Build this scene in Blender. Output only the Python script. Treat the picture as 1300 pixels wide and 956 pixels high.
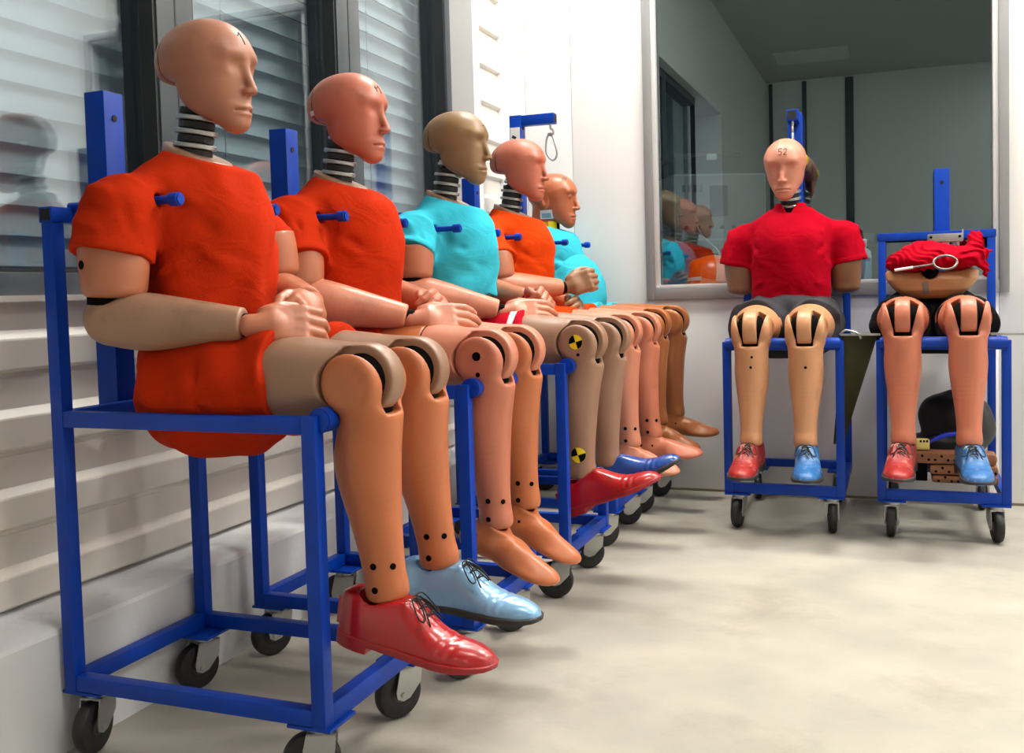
import bpy, bmesh, math, random
import numpy as np
from mathutils import Vector, Matrix, Euler
from math import pi, radians, sin, cos

for o in list(bpy.data.objects): bpy.data.objects.remove(o)
SC = bpy.context.scene
COL = SC.collection
random.seed(5)

# ------------------------------------------------------------------ camera, world, exposure
# photo area is 1300x867 (black strip below is not part of the place); its optical centre is (650, 433) of 1300x956
F_PX, W_PX, H_PX = 1264.0, 1300.0, 956.0
cam_d = bpy.data.cameras.new('camera'); cam = bpy.data.objects.new('camera', cam_d); COL.objects.link(cam)
cam_d.sensor_fit = 'HORIZONTAL'; cam_d.sensor_width = 36.0; cam_d.lens = 36.0 * F_PX / W_PX
cam_d.shift_y = -(478.0 - 433.0) / W_PX
cam.matrix_world = Matrix.Translation((0, 0, 0.9)) @ (Matrix.Rotation(radians(21.2), 4, 'Z') @ Matrix.Rotation(pi/2 - radians(2.9), 4, 'X') @ Matrix.Rotation(radians(-1.57), 4, 'Z'))
cam_d.clip_start = 0.02
SC.camera = cam
SC.view_settings.view_transform = 'Standard'; SC.view_settings.look = 'None'
SC.view_settings.gamma = 1.0; SC.view_settings.use_curve_mapping = False
SC.view_settings.exposure = -0.16
LAMP = 30.0          # radiance of the ceiling luminaires
wd = bpy.data.worlds.new('outside_daylight'); SC.world = wd; wd.use_nodes = True
bgn = wd.node_tree.nodes['Background']; bgn.inputs[0].default_value = (0.86, 0.92, 1.0, 1); bgn.inputs[1].default_value = 0.55
try:
    SC.cycles.max_bounces = 8; SC.cycles.diffuse_bounces = 4; SC.cycles.glossy_bounces = 4
    SC.cycles.transparent_max_bounces = 12; SC.cycles.caustics_reflective = False; SC.cycles.caustics_refractive = False
    SC.cycles.use_denoising = True; SC.cycles.sample_clamp_indirect = 6.0
except Exception: pass

# ------------------------------------------------------------------ materials
def lin(c):
    return tuple(((v/255.0)/12.92 if v/255.0 <= 0.04045 else (((v/255.0)+0.055)/1.055)**2.4) for v in c)
def mat(name, rgb, rough=0.5, metal=0.0, vary=0.12, scale=8.0, bump=0.0, bscale=60.0, spec=0.5, coat=0.0, sheen=0.0, emit=None, blotch=None, blotch_amt=0.0, blotch_scale=3.0, blotch_lo=0.55, wrinkle=0.0):
    m = bpy.data.materials.new(name); m.use_nodes = True
    nt = m.node_tree; N = nt.nodes; L = nt.links
    b = N['Principled BSDF']; c = lin(rgb)
    b.inputs['Roughness'].default_value = rough; b.inputs['Metallic'].default_value = metal
    b.inputs['Specular IOR Level'].default_value = spec
    b.inputs['Coat Weight'].default_value = coat; b.inputs['Coat Roughness'].default_value = 0.15
    b.inputs['Sheen Weight'].default_value = sheen
    tc = N.new('ShaderNodeTexCoord')
    nz = N.new('ShaderNodeTexNoise'); nz.inputs['Scale'].default_value = scale; nz.inputs['Detail'].default_value = 5
    L.new(tc.outputs['Object'], nz.inputs['Vector'])
    rp = N.new('ShaderNodeValToRGB')
    rp.color_ramp.elements[0].position = 0.3; rp.color_ramp.elements[1].position = 0.7
    rp.color_ramp.elements[0].color = tuple(v*(1-vary) for v in c) + (1,)
    rp.color_ramp.elements[1].color = tuple(min(1, v*(1+vary)) for v in c) + (1,)
    L.new(nz.outputs['Fac'], rp.inputs['Fac'])
    out = rp.outputs['Color']
    if blotch is not None:
        n2 = N.new('ShaderNodeTexNoise'); n2.inputs['Scale'].default_value = blotch_scale; n2.inputs['Detail'].default_value = 7; n2.inputs['Roughness'].default_value = 0.65
        L.new(tc.outputs['Object'], n2.inputs['Vector'])
        r2 = N.new('ShaderNodeValToRGB'); r2.color_ramp.elements[0].position = blotch_lo; r2.color_ramp.elements[1].position = min(1, blotch_lo+0.14)
        r2.color_ramp.elements[0].color = (0,0,0,1); r2.color_ramp.elements[1].color = (blotch_amt,)*3 + (1,)
        L.new(n2.outputs['Fac'], r2.inputs['Fac'])
        mx = N.new('ShaderNodeMix'); mx.data_type = 'RGBA'
        L.new(r2.outputs['Color'], mx.inputs[0]); L.new(out, mx.inputs[6]); mx.inputs[7].default_value = lin(blotch) + (1,)
        out = mx.outputs[2]
    L.new(out, b.inputs['Base Color'])
    if bump > 0:
        n3 = N.new('ShaderNodeTexNoise'); n3.inputs['Scale'].default_value = bscale; n3.inputs['Detail'].default_value = 4
        L.new(tc.outputs['Object'], n3.inputs['Vector'])
        bp = N.new('ShaderNodeBump'); bp.inputs['Strength'].default_value = bump; bp.inputs['Distance'].default_value = 0.004
        L.new(n3.outputs['Fac'], bp.inputs['Height']); L.new(bp.outputs['Normal'], b.inputs['Normal'])
        if wrinkle > 0:      # soft creases of the fabric
            mp = N.new('ShaderNodeMapping'); mp.inputs['Scale'].default_value = (1.0, 1.0, 1.7); mp.inputs['Rotation'].default_value = (0.5, 0.3, 0.2)
            n4 = N.new('ShaderNodeTexNoise'); n4.inputs['Scale'].default_value = 7.5; n4.inputs['Detail'].default_value = 2.5; n4.inputs['Distortion'].default_value = 1.6
            L.new(tc.outputs['Object'], mp.inputs['Vector']); L.new(mp.outputs['Vector'], n4.inputs['Vector'])
            b2 = N.new('ShaderNodeBump'); b2.inputs['Strength'].default_value = wrinkle; b2.inputs['Distance'].default_value = 0.03
            L.new(n4.outputs['Fac'], b2.inputs['Height']); L.new(b2.outputs['Normal'], bp.inputs['Normal'])
    if emit:
        b.inputs['Emission Color'].default_value = lin(rgb) + (1,); b.inputs['Emission Strength'].default_value = emit
    return m
def glass_mat(name, tint, refl, rough=0.0, coat=(0.9, 0.97, 1.0)):
    m = bpy.data.materials.new(name); m.use_nodes = True
    nt = m.node_tree; N = nt.nodes; L = nt.links
    N.remove(N['Principled BSDF']); out = N['Material Output']
    tr = N.new('ShaderNodeBsdfTransparent'); tr.inputs['Color'].default_value = tint + (1,)
    gl = N.new('ShaderNodeBsdfGlossy'); gl.inputs['Roughness'].default_value = rough; gl.inputs['Color'].default_value = coat + (1,)
    # Schlick reflectance, the same from both sides of the pane
    lw = N.new('ShaderNodeLayerWeight'); lw.inputs['Blend'].default_value = 0.5
    pw = N.new('ShaderNodeMath'); pw.operation = 'POWER'; pw.inputs[1].default_value = 5.0; L.new(lw.outputs['Facing'], pw.inputs[0])
    mp = N.new('ShaderNodeMath'); mp.operation = 'MULTIPLY_ADD'; mp.inputs[1].default_value = 1.0-refl; mp.inputs[2].default_value = refl; mp.use_clamp = True
    L.new(pw.outputs[0], mp.inputs[0])
    mx = N.new('ShaderNodeMixShader'); L.new(mp.outputs[0], mx.inputs[0]); L.new(tr.outputs[0], mx.inputs[1]); L.new(gl.outputs[0], mx.inputs[2])
    L.new(mx.outputs[0], out.inputs['Surface'])
    return m

# ------------------------------------------------------------------ object helpers
def tag(o, label=None, cat=None, group=None, kind=None):
    if label: o['label'] = label
    if cat: o['category'] = cat
    if group: o['group'] = group
    if kind: o['kind'] = kind
    return o
def empty(name, loc=(0,0,0), rz=0.0, label=None, cat=None, group=None):
    o = bpy.data.objects.new(name, None); COL.objects.link(o); o.location = loc; o.rotation_euler = (0, 0, rz)
    o.empty_display_size = 0.05
    return tag(o, label, cat, group)
def put(name, me, m, parent=None, M=None):
    """link a mesh object; the material sits on the object so that meshes can be shared"""
    o = bpy.data.objects.new(name, me); COL.objects.link(o)
    if len(me.materials) == 0: me.materials.append(None)
    o.material_slots[0].link = 'OBJECT'; o.material_slots[0].material = m
    if parent: o.parent = parent
    if M is not None: o.matrix_local = M
    return o
def mesh_from(bm, name, smooth=False):
    me = bpy.data.meshes.new(name); bm.to_mesh(me); bm.free()
    if smooth: me.polygons.foreach_set('use_smooth', [True]*len(me.polygons))
    return me
def smooth_by_angle(me, ang=35):
    me.polygons.foreach_set('use_smooth', [True]*len(me.polygons))
    try: me.set_sharp_from_angle(angle=radians(ang))
    except Exception: pass
    return me
_boxes = {}
def box_me(sx, sy, sz, bev=0.0):
    k = (round(sx,4), round(sy,4), round(sz,4), bev)
    if k in _boxes: return _boxes[k]
    bm = bmesh.new(); bmesh.ops.create_cube(bm, size=1.0, matrix=Matrix.Diagonal((sx, sy, sz, 1)))
    if bev > 0: bmesh.ops.bevel(bm, geom=list(bm.edges), offset=bev, segments=2, affect='EDGES', profile=0.6)
    me = mesh_from(bm, 'box'); smooth_by_angle(me, 40) if bev > 0 else None
    _boxes[k] = me; return me
def bx(name, lo, hi, m, parent=None, bev=0.0):
    lo = Vector(lo); hi = Vector(hi); s = hi - lo
    return put(name, box_me(s.x, s.y, s.z, bev), m, parent, Matrix.Translation((lo+hi)/2))
_cyls = {}
def cyl_me(r, h, seg=20, r2=None, bev=0.0):
    k = (round(r,5), round(h,5), seg, r2, bev)
    if k in _cyls: return _cyls[k]
    bm = bmesh.new(); bmesh.ops.create_cone(bm, cap_ends=True, segments=seg, radius1=r, radius2=r if r2 is None else r2, depth=h)
    if bev > 0:
        es = [e for e in bm.edges if abs(e.verts[0].co.z - e.verts[1].co.z) < 1e-6]
        bmesh.ops.bevel(bm, geom=es, offset=bev, segments=2, affect='EDGES')
    me = smooth_by_angle(mesh_from(bm, 'cyl'), 40); _cyls[k] = me; return me
def align(a, b):
    """matrix that carries +z onto the direction a->b, at the middle"""
    a = Vector(a); b = Vector(b)
    return Matrix.Translation((a+b)/2) @ (b-a).to_track_quat('Z', 'Y').to_matrix().to_4x4()
def rod(name, a, b, r, m, parent=None, seg=16, bev=0.0):
    return put(name, cyl_me(r, (Vector(b)-Vector(a)).length, seg, None, bev), m, parent, align(a, b))
def lathe_me(prof, seg=28, name='lathe'):
    bm = bmesh.new(); rings = []
    for r, z in prof:
        rings.append([bm.verts.new((max(r,1e-5)*cos(2*pi*i/seg), max(r,1e-5)*sin(2*pi*i/seg), z)) for i in range(seg)])
    for A, B in zip(rings, rings[1:]):
        for i in range(seg): bm.faces.new((A[i], A[(i+1)%seg], B[(i+1)%seg], B[i]))
    bm.faces.new(rings[0][::-1]); bm.faces.new(rings[-1])
    return smooth_by_angle(mesh_from(bm, name), 40)
def tube_me(pts, r, seg=8, closed=False, name='tube'):
    pts = [Vector(p) for p in pts]; n = len(pts); bm = bmesh.new(); rings = []
    up = Vector((0.13, 0.21, 0.97))
    for i, p in enumerate(pts):
        a = pts[(i-1) % n] if (closed or i > 0) else p; b = pts[(i+1) % n] if (closed or i < n-1) else p
        t = (b-a).normalized(); s = t.cross(up)
        if s.length < 1e-4: s = t.cross(Vector((1,0,0)))
        s.normalize(); u = s.cross(t); rr = r[i] if isinstance(r, (list, tuple)) else r
        rings.append([bm.verts.new(p + (s*cos(2*pi*k/seg) + u*sin(2*pi*k/seg))*rr) for k in range(seg)])
    for i in range(n if closed else n-1):
        A, B = rings[i], rings[(i+1) % n]
        for k in range(seg): bm.faces.new((A[k], A[(k+1)%seg], B[(k+1)%seg], B[k]))
    if not closed: bm.faces.new(rings[0][::-1]); bm.faces.new(rings[-1])
    bmesh.ops.recalc_face_normals(bm, faces=bm.faces[:])
    return smooth_by_angle(mesh_from(bm, name), 50)
def crom(pts, n=6, closed=False):
    P = [np.array(p, float) for p in pts]; out = []; m = len(P)
    for i in range(m if closed else m-1):
        p0 = P[(i-1) % m] if (closed or i > 0) else P[i]; p1 = P[i]; p2 = P[(i+1) % m]; p3 = P[(i+2) % m] if (closed or i+2 < m) else P[(i+1) % m]
        for k in range(n):
            t = k/n
            out.append(0.5*((2*p1)+(-p0+p2)*t+(2*p0-5*p1+4*p2-p3)*t*t+(-p0+3*p1-3*p2+p3)*t**3))
    if not closed: out.append(P[-1])
    return [Vector(o) for o in out]

# ------------------------------------------------------------------ implicit-surface modelling (surface nets)
class G: pass
def grid(lo, hi, h):
    ax = [np.arange(lo[i]-h, hi[i]+2*h, h, dtype=np.float32) for i in range(3)]
    return ax
def sinterp(x, xs, ys):
    """smooth (cubic) interpolation through the table xs, ys"""
    Q = crom4([(a, b) for a, b in zip(xs, ys)], 8); return np.interp(x, [q[0] for q in Q], [q[1] for q in Q]).astype(np.float32)
def smin(a, b, k):
    h = np.clip(0.5 + 0.5*(b-a)/k, 0, 1); return b*(1-h) + a*h - k*h*(1-h)
def smax(a, b, k): return -smin(-a, -b, k)
def ell(p, c, r):
    x = (p[0]-c[0]); y = (p[1]-c[1]); z = (p[2]-c[2])
    k0 = np.sqrt((x/r[0])**2 + (y/r[1])**2 + (z/r[2])**2); k1 = np.sqrt((x/r[0]**2)**2 + (y/r[1]**2)**2 + (z/r[2]**2)**2) + 1e-9
    return k0*(k0-1)/k1
def cone(p, a, b, ra, rb):
    a = np.array(a, np.float32); d = np.array(b, np.float32) - a; L2 = float(d@d) + 1e-12
    x = p[0]-a[0]; y = p[1]-a[1]; z = p[2]-a[2]
    t = np.clip((x*d[0] + y*d[1] + z*d[2])/L2, 0, 1)
    return np.sqrt((x-t*d[0])**2 + (y-t*d[1])**2 + (z-t*d[2])**2) - (ra + (rb-ra)*t)
def chain(p, pts, rs, k=0.01):
    if k > 0.005:      # smooth path: resample centre line and radius together
        Q = crom4([tuple(a) + (r,) for a, r in zip(pts, rs)], 9); pts = [q[:3] for q in Q]; rs = [float(q[3]) for q in Q]
    d = None
    for i in range(len(pts)-1):
        e = cone(p, pts[i], pts[i+1], rs[i], rs[i+1]); d = e if d is None else np.minimum(d, e)
    return d
def crom4(pts, n):
    P = [np.array(p, float) for p in pts]; out = []; m = len(P)
    for i in range(m-1):
        p0 = P[max(i-1,0)]; p1 = P[i]; p2 = P[i+1]; p3 = P[min(i+2,m-1)]
        for k in range(n):
            t = k/n; out.append(0.5*((2*p1)+(-p0+p2)*t+(2*p0-5*p1+4*p2-p3)*t*t+(-p0+3*p1-3*p2+p3)*t**3))
    return out + [P[-1]]
def rbox(p, c, hs, r):
    x = np.abs(p[0]-c[0])-hs[0]+r; y = np.abs(p[1]-c[1])-hs[1]+r; z = np.abs(p[2]-c[2])-hs[2]+r
    return np.sqrt(np.maximum(x,0)**2+np.maximum(y,0)**2+np.maximum(z,0)**2) + np.minimum(np.maximum(x, np.maximum(y, z)), 0) - r
def rotp(p, c, rot):
    """coordinates of p in a frame at c with Euler rot"""
    R = np.array(Euler(rot).to_matrix(), np.float32); x = p[0]-c[0]; y = p[1]-c[1]; z = p[2]-c[2]
    return (R[0,0]*x+R[1,0]*y+R[2,0]*z, R[0,1]*x+R[1,1]*y+R[2,1]*z, R[0,2]*x+R[1,2]*y+R[2,2]*z)
def nets(fn, lo, hi, h, name, mirror_y=False):
    ax = grid(lo, hi, h); X, Y, Z = np.meshgrid(*ax, indexing='ij', sparse=True)
    V = np.asarray(fn((X, Y, Z)), np.float32); V = np.broadcast_to(V, (len(ax[0]), len(ax[1]), len(ax[2])))
    # close the volume at the grid's border
    V = V.copy(); V[0], V[-1], V[:,0], V[:,-1], V[:,:,0], V[:,:,-1] = 1,1,1,1,1,1
    S = V < 0; nx, ny, nz = (s-1 for s in V.shape)
    cnt = np.zeros((nx,ny,nz), np.int8)
    for i in (0,1):
        for j in (0,1):
            for k in (0,1): cnt += S[i:nx+i, j:ny+j, k:nz+k]
    I = np.argwhere((cnt > 0) & (cnt < 8)); a, b, c = I.T
    acc = np.zeros((len(I),3), np.float32); num = np.zeros(len(I), np.float32)
    cor = [(0,0,0),(1,0,0),(0,1,0),(1,1,0),(0,0,1),(1,0,1),(0,1,1),(1,1,1)]
    for e0, e1 in ((0,1),(2,3),(4,5),(6,7),(0,2),(1,3),(4,6),(5,7),(0,4),(1,5),(2,6),(3,7)):
        p0 = cor[e0]; p1 = cor[e1]
        v0 = V[a+p0[0], b+p0[1], c+p0[2]]; v1 = V[a+p1[0], b+p1[1], c+p1[2]]
        m = (v0 < 0) != (v1 < 0); t = np.where(m, v0/np.where(m, v0-v1, 1), 0)
        for d in range(3): acc[:,d] += np.where(m, p0[d] + t*(p1[d]-p0[d]), 0)
        num += m
    co = (I + acc/num[:,None])*h + np.array([q[0] for q in ax], np.float32)
    idx = -np.ones((nx,ny,nz), np.int32); idx[a,b,c] = np.arange(len(I))
    quads = []
    for d in range(3):
        u, w = (d+1) % 3, (d+2) % 3
        A = [slice(None)]*3; B = [slice(None)]*3; A[d] = slice(0,-1); B[d] = slice(1,None)
        s0 = S[tuple(A)]; s1 = S[tuple(B)]
        E = np.argwhere(s0 != s1); E = E[(E[:,u] > 0) & (E[:,w] > 0) & (E[:,u] < V.shape[u]-1) & (E[:,w] < V.shape[w]-1)]
        du = np.zeros(3, int); du[u] = 1; dw = np.zeros(3, int); dw[w] = 1
        q = [idx[tuple((E - o).T)] for o in (du*0, du, du+dw, dw)]
        Q = np.stack(q, 1); inside = s0[tuple(E.T)]
        quads.append(np.where(inside[:,None], Q, Q[:,::-1]))
    Q = np.concatenate(quads); Q = Q[(Q >= 0).all(1)]
    if mirror_y: co[:,1] *= -1; Q = Q[:,::-1]
    me = bpy.data.meshes.new(name); me.vertices.add(len(co)); me.vertices.foreach_set('co', co.astype(np.float32).ravel())
    me.loops.add(Q.size); me.loops.foreach_set('vertex_index', Q.astype(np.int32).ravel())
    me.polygons.add(len(Q)); me.polygons.foreach_set('loop_start', np.arange(0, Q.size, 4, dtype=np.int32))
    me.polygons.foreach_set('use_smooth', np.ones(len(Q), bool)); me.update(); me.validate()
    return me
def mirrored(me):
    m = me.copy(); co = np.empty(len(m.vertices)*3, np.float32); m.vertices.foreach_get('co', co); co = co.reshape(-1,3); co[:,1] *= -1
    m.vertices.foreach_set('co', co.ravel()); m.flip_normals(); m.update(); return m
# ------------------------------------------------------------------ dummy parts as implicit surfaces
# head frame: origin at cranium centre, x forward, z up (top +.089, chin -.142, back -.108, nose +.124)
def head_sdf(p, cap=None, real=False):
    q = (p[0], np.abs(p[1]), p[2])
    cr = ell(p, (-0.003, 0, 0.006), (0.107, 0.0785, 0.084))
    cr = smax(cr, -(p[2]+0.034), 0.022)
    fc = cone(p, (0.019, 0, 0.004), (0.0510, 0, -0.092), 0.0775, 0.0470)
    fc = smin(fc, ell(p, (0.010, 0, -0.045), (0.075, 0.0695, 0.085)), 0.02)
    fc = smax(fc, -((p[0]+0.036)*0.95 + (p[2]+0.04)*0.31), 0.010)
    fc = smax(fc, -((p[0]+0.020)*0.52 + (p[2]+0.090)*0.85), 0.016)
    d = smin(cr, fc, 0.016)
    d = smin(d, ell(p, (0.070, 0, -0.124), (0.022, 0.027, 0.018)), 0.02)           # chin
    d = smin(d, ell(q, (0.077, 0.026, 0.010), (0.016, 0.026, 0.010)), 0.02)         # brow
    sk = ell(q, (0.112, 0.032, -0.014), (0.022, 0.020, 0.0105))                      # eye sockets
    d = smax(d, -sk, 0.018)
    d = smax(d, -cone(q, (0.130, 0.036, -0.030), (0.128, 0.044, -0.075), 0.020, 0.022), 0.03)   # flat cheeks
    nose = smin(cone(p, (0.089, 0, -0.004), (0.1125, 0, -0.061), 0.0085, 0.0085), ell(q, (0.1035, 0.0080, -0.064), (0.011, 0.0075, 0.0065)), 0.007)
    nose = smax(nose, -(p[2]+0.0705), 0.003)
    d = smin(d, nose, 0.010)
    d = smin(d, ell(p, (0.0885, 0, -0.0930), (0.0120, 0.025, 0.0050)), 0.006)        # lips
    d = smin(d, ell(p, (0.0875, 0, -0.1065), (0.0125, 0.021, 0.0058)), 0.006)
    d = smax(d, -cone(q, (0.103, 0, -0.0998), (0.086, 0.026, -0.1010), 0.0024, 0.0016), 0.003)
    if real:                                                                        # the modelled face: eyes, ears, lids
        d = smin(d, ell(q, (0.082, 0.031, -0.014), (0.013, 0.014, 0.0085)), 0.004)
        d = smax(d, -cone(q, (0.097, 0.019, -0.014), (0.090, 0.044, -0.015), 0.0016, 0.0014), 0.003)
        d = smin(d, cone(q, (0.093, 0.014, 0.006), (0.080, 0.050, 0.006), 0.007, 0.005), 0.008)
        d = smin(d, ell(q, (-0.012, 0.074, -0.030), (0.020, 0.010, 0.033)), 0.005)
        d = smax(d, -ell(q, (-0.008, 0.084, -0.028), (0.010, 0.006, 0.020)), 0.004)
        d = smin(d, cone(p, (-0.03, 0, -0.04), (-0.045, 0, -0.17), 0.058, 0.055), 0.02)   # fleshy neck
    if cap is not None:
        s = p[0] + 0.066 + 0.06*p[2]
        d = np.maximum(d, (s + 0.0017) if cap else -(s - 0.0017))
    return d
H_LO, H_HI = (-0.115, -0.088, -0.150), (0.132, 0.088, 0.096)
ME = {}
ME['head'] = nets(lambda p: head_sdf(p, False), H_LO, H_HI, 0.0021, 'head')
ME['skull_cap'] = nets(lambda p: head_sdf(p, True), H_LO, (-0.045, 0.088, 0.096), 0.0025, 'skull_cap')
ME['skull_seam'] = nets(lambda p: np.maximum(head_sdf(p) + 0.0009, np.abs(p[0] + 0.066 + 0.06*p[2]) - 0.0022), (-0.080, -0.088, -0.05), (-0.052, 0.088, 0.095), 0.0017, 'skull_seam')
ME['head_real'] = nets(lambda p: head_sdf(p, None, True), (-0.125, -0.095, -0.180), H_HI, 0.0024, 'head_real')

# thigh: knee centre at the origin, hip toward -x
KR = 0.066
def thigh_sdf(p):
    y = p[1]*0.96
    q = (p[0], y, p[2])
    d = cone(q, (-0.42, 0, 0.002), (0.0, 0, 0.0), 0.088, KR)
    d = smin(d, ell(q, (-0.20, 0, -0.004), (0.17, 0.084, 0.080)), 0.03)
    r = np.sqrt(p[0]**2 + p[2]**2)
    rc = np.sqrt((p[0]+0.006)**2 + (p[2]+0.006)**2) - 0.0610
    wedge = np.maximum(np.abs(p[0]+0.022-0.35*(p[2]-0.03))-0.020, np.maximum(p[2]-0.058, -p[2]))     # pointed top of the opening
    rc = smin(rc, wedge, 0.012)
    cut = np.maximum(np.minimum(rc, np.maximum(np.abs(p[2])-0.062, -p[0])), 0.0245 - np.abs(p[1]))
    d = smax(d, -cut, 0.004)
    return np.maximum(d, -0.40 - p[0])
ME['thigh'] = nets(thigh_sdf, (-0.41, -0.10, -0.095), (0.075, 0.10, 0.095), 0.0032, 'thigh')
def shin_sdf(p):
    q = (p[0], p[1], p[2])
    d = chain(q, [(0, 0, 0), (-0.006, 0, -0.09), (-0.016, 0, -0.16), (-0.006, 0, -0.28), (0.0, 0, -0.35), (0.003, 0, -0.385), (0.003, 0, -0.405)], [0.0685, 0.0595, 0.0605, 0.0445, 0.0390, 0.0405, 0.0360], 0.02)
    c1 = np.sqrt((p[0]+0.010)**2 + (p[2]+0.006)**2) - 0.0575                        # rounded cheeks
    c2 = np.sqrt(p[0]**2 + (p[2]+0.125)**2) - 0.0800
    d = smax(d, smin(c1, np.where(p[2] < -0.10, -0.05, c2), 0.03), 0.008)
    d = smin(d, smax(c1, np.abs(p[1])-0.0685, 0.022), 0.006)
    w = 0.0285 + 0.28*np.clip(p[2]+0.045, 0, 1)
    slot = np.maximum(np.abs(p[1]) - w, -(p[2] + 0.063 + 0.0*p[0]))
    d = smax(d, -slot, 0.005)
    inner = np.sqrt(p[0]**2+p[1]**2+p[2]**2) - 0.058                                  # hollow for the joint
    d = smax(d, -np.maximum(inner, -(p[2]+0.045)), 0.004)
    return smax(d, -(p[2] + 0.405), 0.012)
ME['shin'] = nets(shin_sdf, (-0.09, -0.075, -0.415), (0.075, 0.075, 0.075), 0.0030, 'shin')
ME['knee_joint'] = nets(lambda p: smin(np.sqrt(p[0]**2+p[1]**2+p[2]**2) - 0.054, cone(p, (0,0,-0.02), (-0.004,0,-0.09), 0.045, 0.04), 0.01), (-0.06,-0.06,-0.14), (0.06,0.06,0.06), 0.006, 'knee_joint')
# upper arm: shoulder at the origin, elbow toward -z
def uarm_sdf(p):
    d = cone(p, (0, 0, 0.01), (0.004, 0, -0.20), 0.060, 0.0585)
    d = smin(d, ell(p, (0.004, 0, -0.13), (0.063, 0.056, 0.10)), 0.02)
    d = smax(d, -(p[2] + 0.212), 0.022); return np.maximum(d, p[2] + 0.115)
ME['upper_arm'] = nets(uarm_sdf, (-0.075, -0.07, -0.222), (0.075, 0.07, 0.075), 0.0034, 'upper_arm')
def stump_sdf(p):
    d = cone(p, (0, 0, 0.01), (0.0, 0, -0.24), 0.062, 0.054); d = smin(d, ell(p, (0, 0, -0.15), (0.066, 0.060, 0.10)), 0.02)
    d = smax(d, -(p[2] + 0.272), 0.03); return np.maximum(d, p[2] + 0.09)
ME['arm_stump'] = nets(stump_sdf, (-0.075, -0.07, -0.28), (0.075, 0.07, 0.075), 0.004, 'arm_stump')
# forearm: elbow at the origin, wrist toward +x
def farm_sdf(p):
    q = (p[0], p[1], p[2])
    d = chain(q, [(0, 0, 0), (0.07, 0, -0.003), (0.16, 0, 0.0), (0.25, 0, 0.002)], [0.0520, 0.0545, 0.0420, 0.0300], 0.02)
    return smax(d, p[0] - 0.25, 0.006)
ME['forearm'] = nets(farm_sdf, (-0.06, -0.065, -0.065), (0.255, 0.065, 0.065), 0.0032, 'forearm')

# hand: wrist at the origin, fingers toward +x, palm down, thumb toward +y
def hand_sdf(p, curl):
    d = smin(cone(p, (-0.012, 0, 0), (0.03, 0, 0.0), 0.021, 0.024), rbox(p, (0.060, 0, 0.0), (0.040, 0.040, 0.0135), 0.0130), 0.022)
    d = smin(d, ell(p, (0.045, 0.024, -0.010), (0.032, 0.018, 0.016)), 0.012)
    for y0, L, r, sp in ((0.0315, 0.072, 0.0090, 0.05), (0.0105, 0.080, 0.0094, 0.01), (-0.0105, 0.075, 0.0090, -0.03), (-0.0310, 0.060, 0.0082, -0.08)):
        a = np.array([0.094 - 4*(y0-0.01)**2, y0, 0.001]); an = curl[0]; pts = [a - np.array([0.02, 0, 0]), a]; 
        for s, c in zip((0.46, 0.30, 0.24), (0, curl[1], curl[2])):
            an += c; a = a + L*s*np.array([cos(an)*cos(sp), cos(an)*sin(sp), -sin(an)]); pts.append(a)
        d = smin(d, chain(p, pts, [r*1.12, r*1.20, r*1.15, r*1.08, r*0.95], 0.002), 0.0045)
    th = [(0.020, 0.026, -0.006), (0.050, 0.046, -0.014), (0.078, 0.050, -0.024), (0.100, 0.043, -0.032)]
    d = smin(d, chain(p, th, [0.016, 0.0125, 0.0110, 0.0092], 0.004), 0.008)
    return d
for nm, cu in (('hand_curled', (0.45, 0.75, 0.45)), ('hand_fist', (0.95, 1.15, 0.7)), ('hand_relaxed', (0.25, 0.42, 0.28))):
    ME[nm] = nets(lambda p: hand_sdf(p, cu), (-0.035, -0.056, -0.10), (0.185, 0.07, 0.035), 0.0021, nm)
    ME[nm+'_m'] = mirrored(ME[nm])
ME['wrist_joint'] = cyl_me(0.0215, 0.03, 20, None, 0.003)

# feet and shoes: ankle axis at the origin, sole at z=-.085, toe toward +x
def foot_sdf(p):
    y = p[1] - 0.010*np.clip(p[0]/0.2, 0, 1)
    q = (p[0], y, p[2])
    d = smin(cone(q, (-0.035, 0, -0.045), (0.07, 0, -0.045), 0.037, 0.036), cone(q, (0.07, 0, -0.048), (0.168, 0, -0.062), 0.036, 0.024), 0.02)
    d = smin(d, ell(q, (0.125, 0, -0.066), (0.075, 0.046, 0.020)), 0.02)
    d = smin(d, cone(q, (0.0, 0, -0.03), (0.008, 0, 0.004), 0.040, 0.040), 0.02)
    d = smax(d, p[2] - 0.012 + 0.30*np.clip(p[0]+0.0, -0.05, 0.1), 0.005)
    d = smax(d, -cone(q, (0.0, 0, 0.03), (0.0, 0, -0.002), 0.036, 0.033), 0.003)
    return smax(d, -(p[2]+0.082 - 0.02*np.clip((p[0]-0.12)/0.08, 0, 1)**2), 0.014)
ME['foot'] = nets(foot_sdf, (-0.085, -0.06, -0.09), (0.205, 0.07, 0.02), 0.0027, 'foot')
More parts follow.
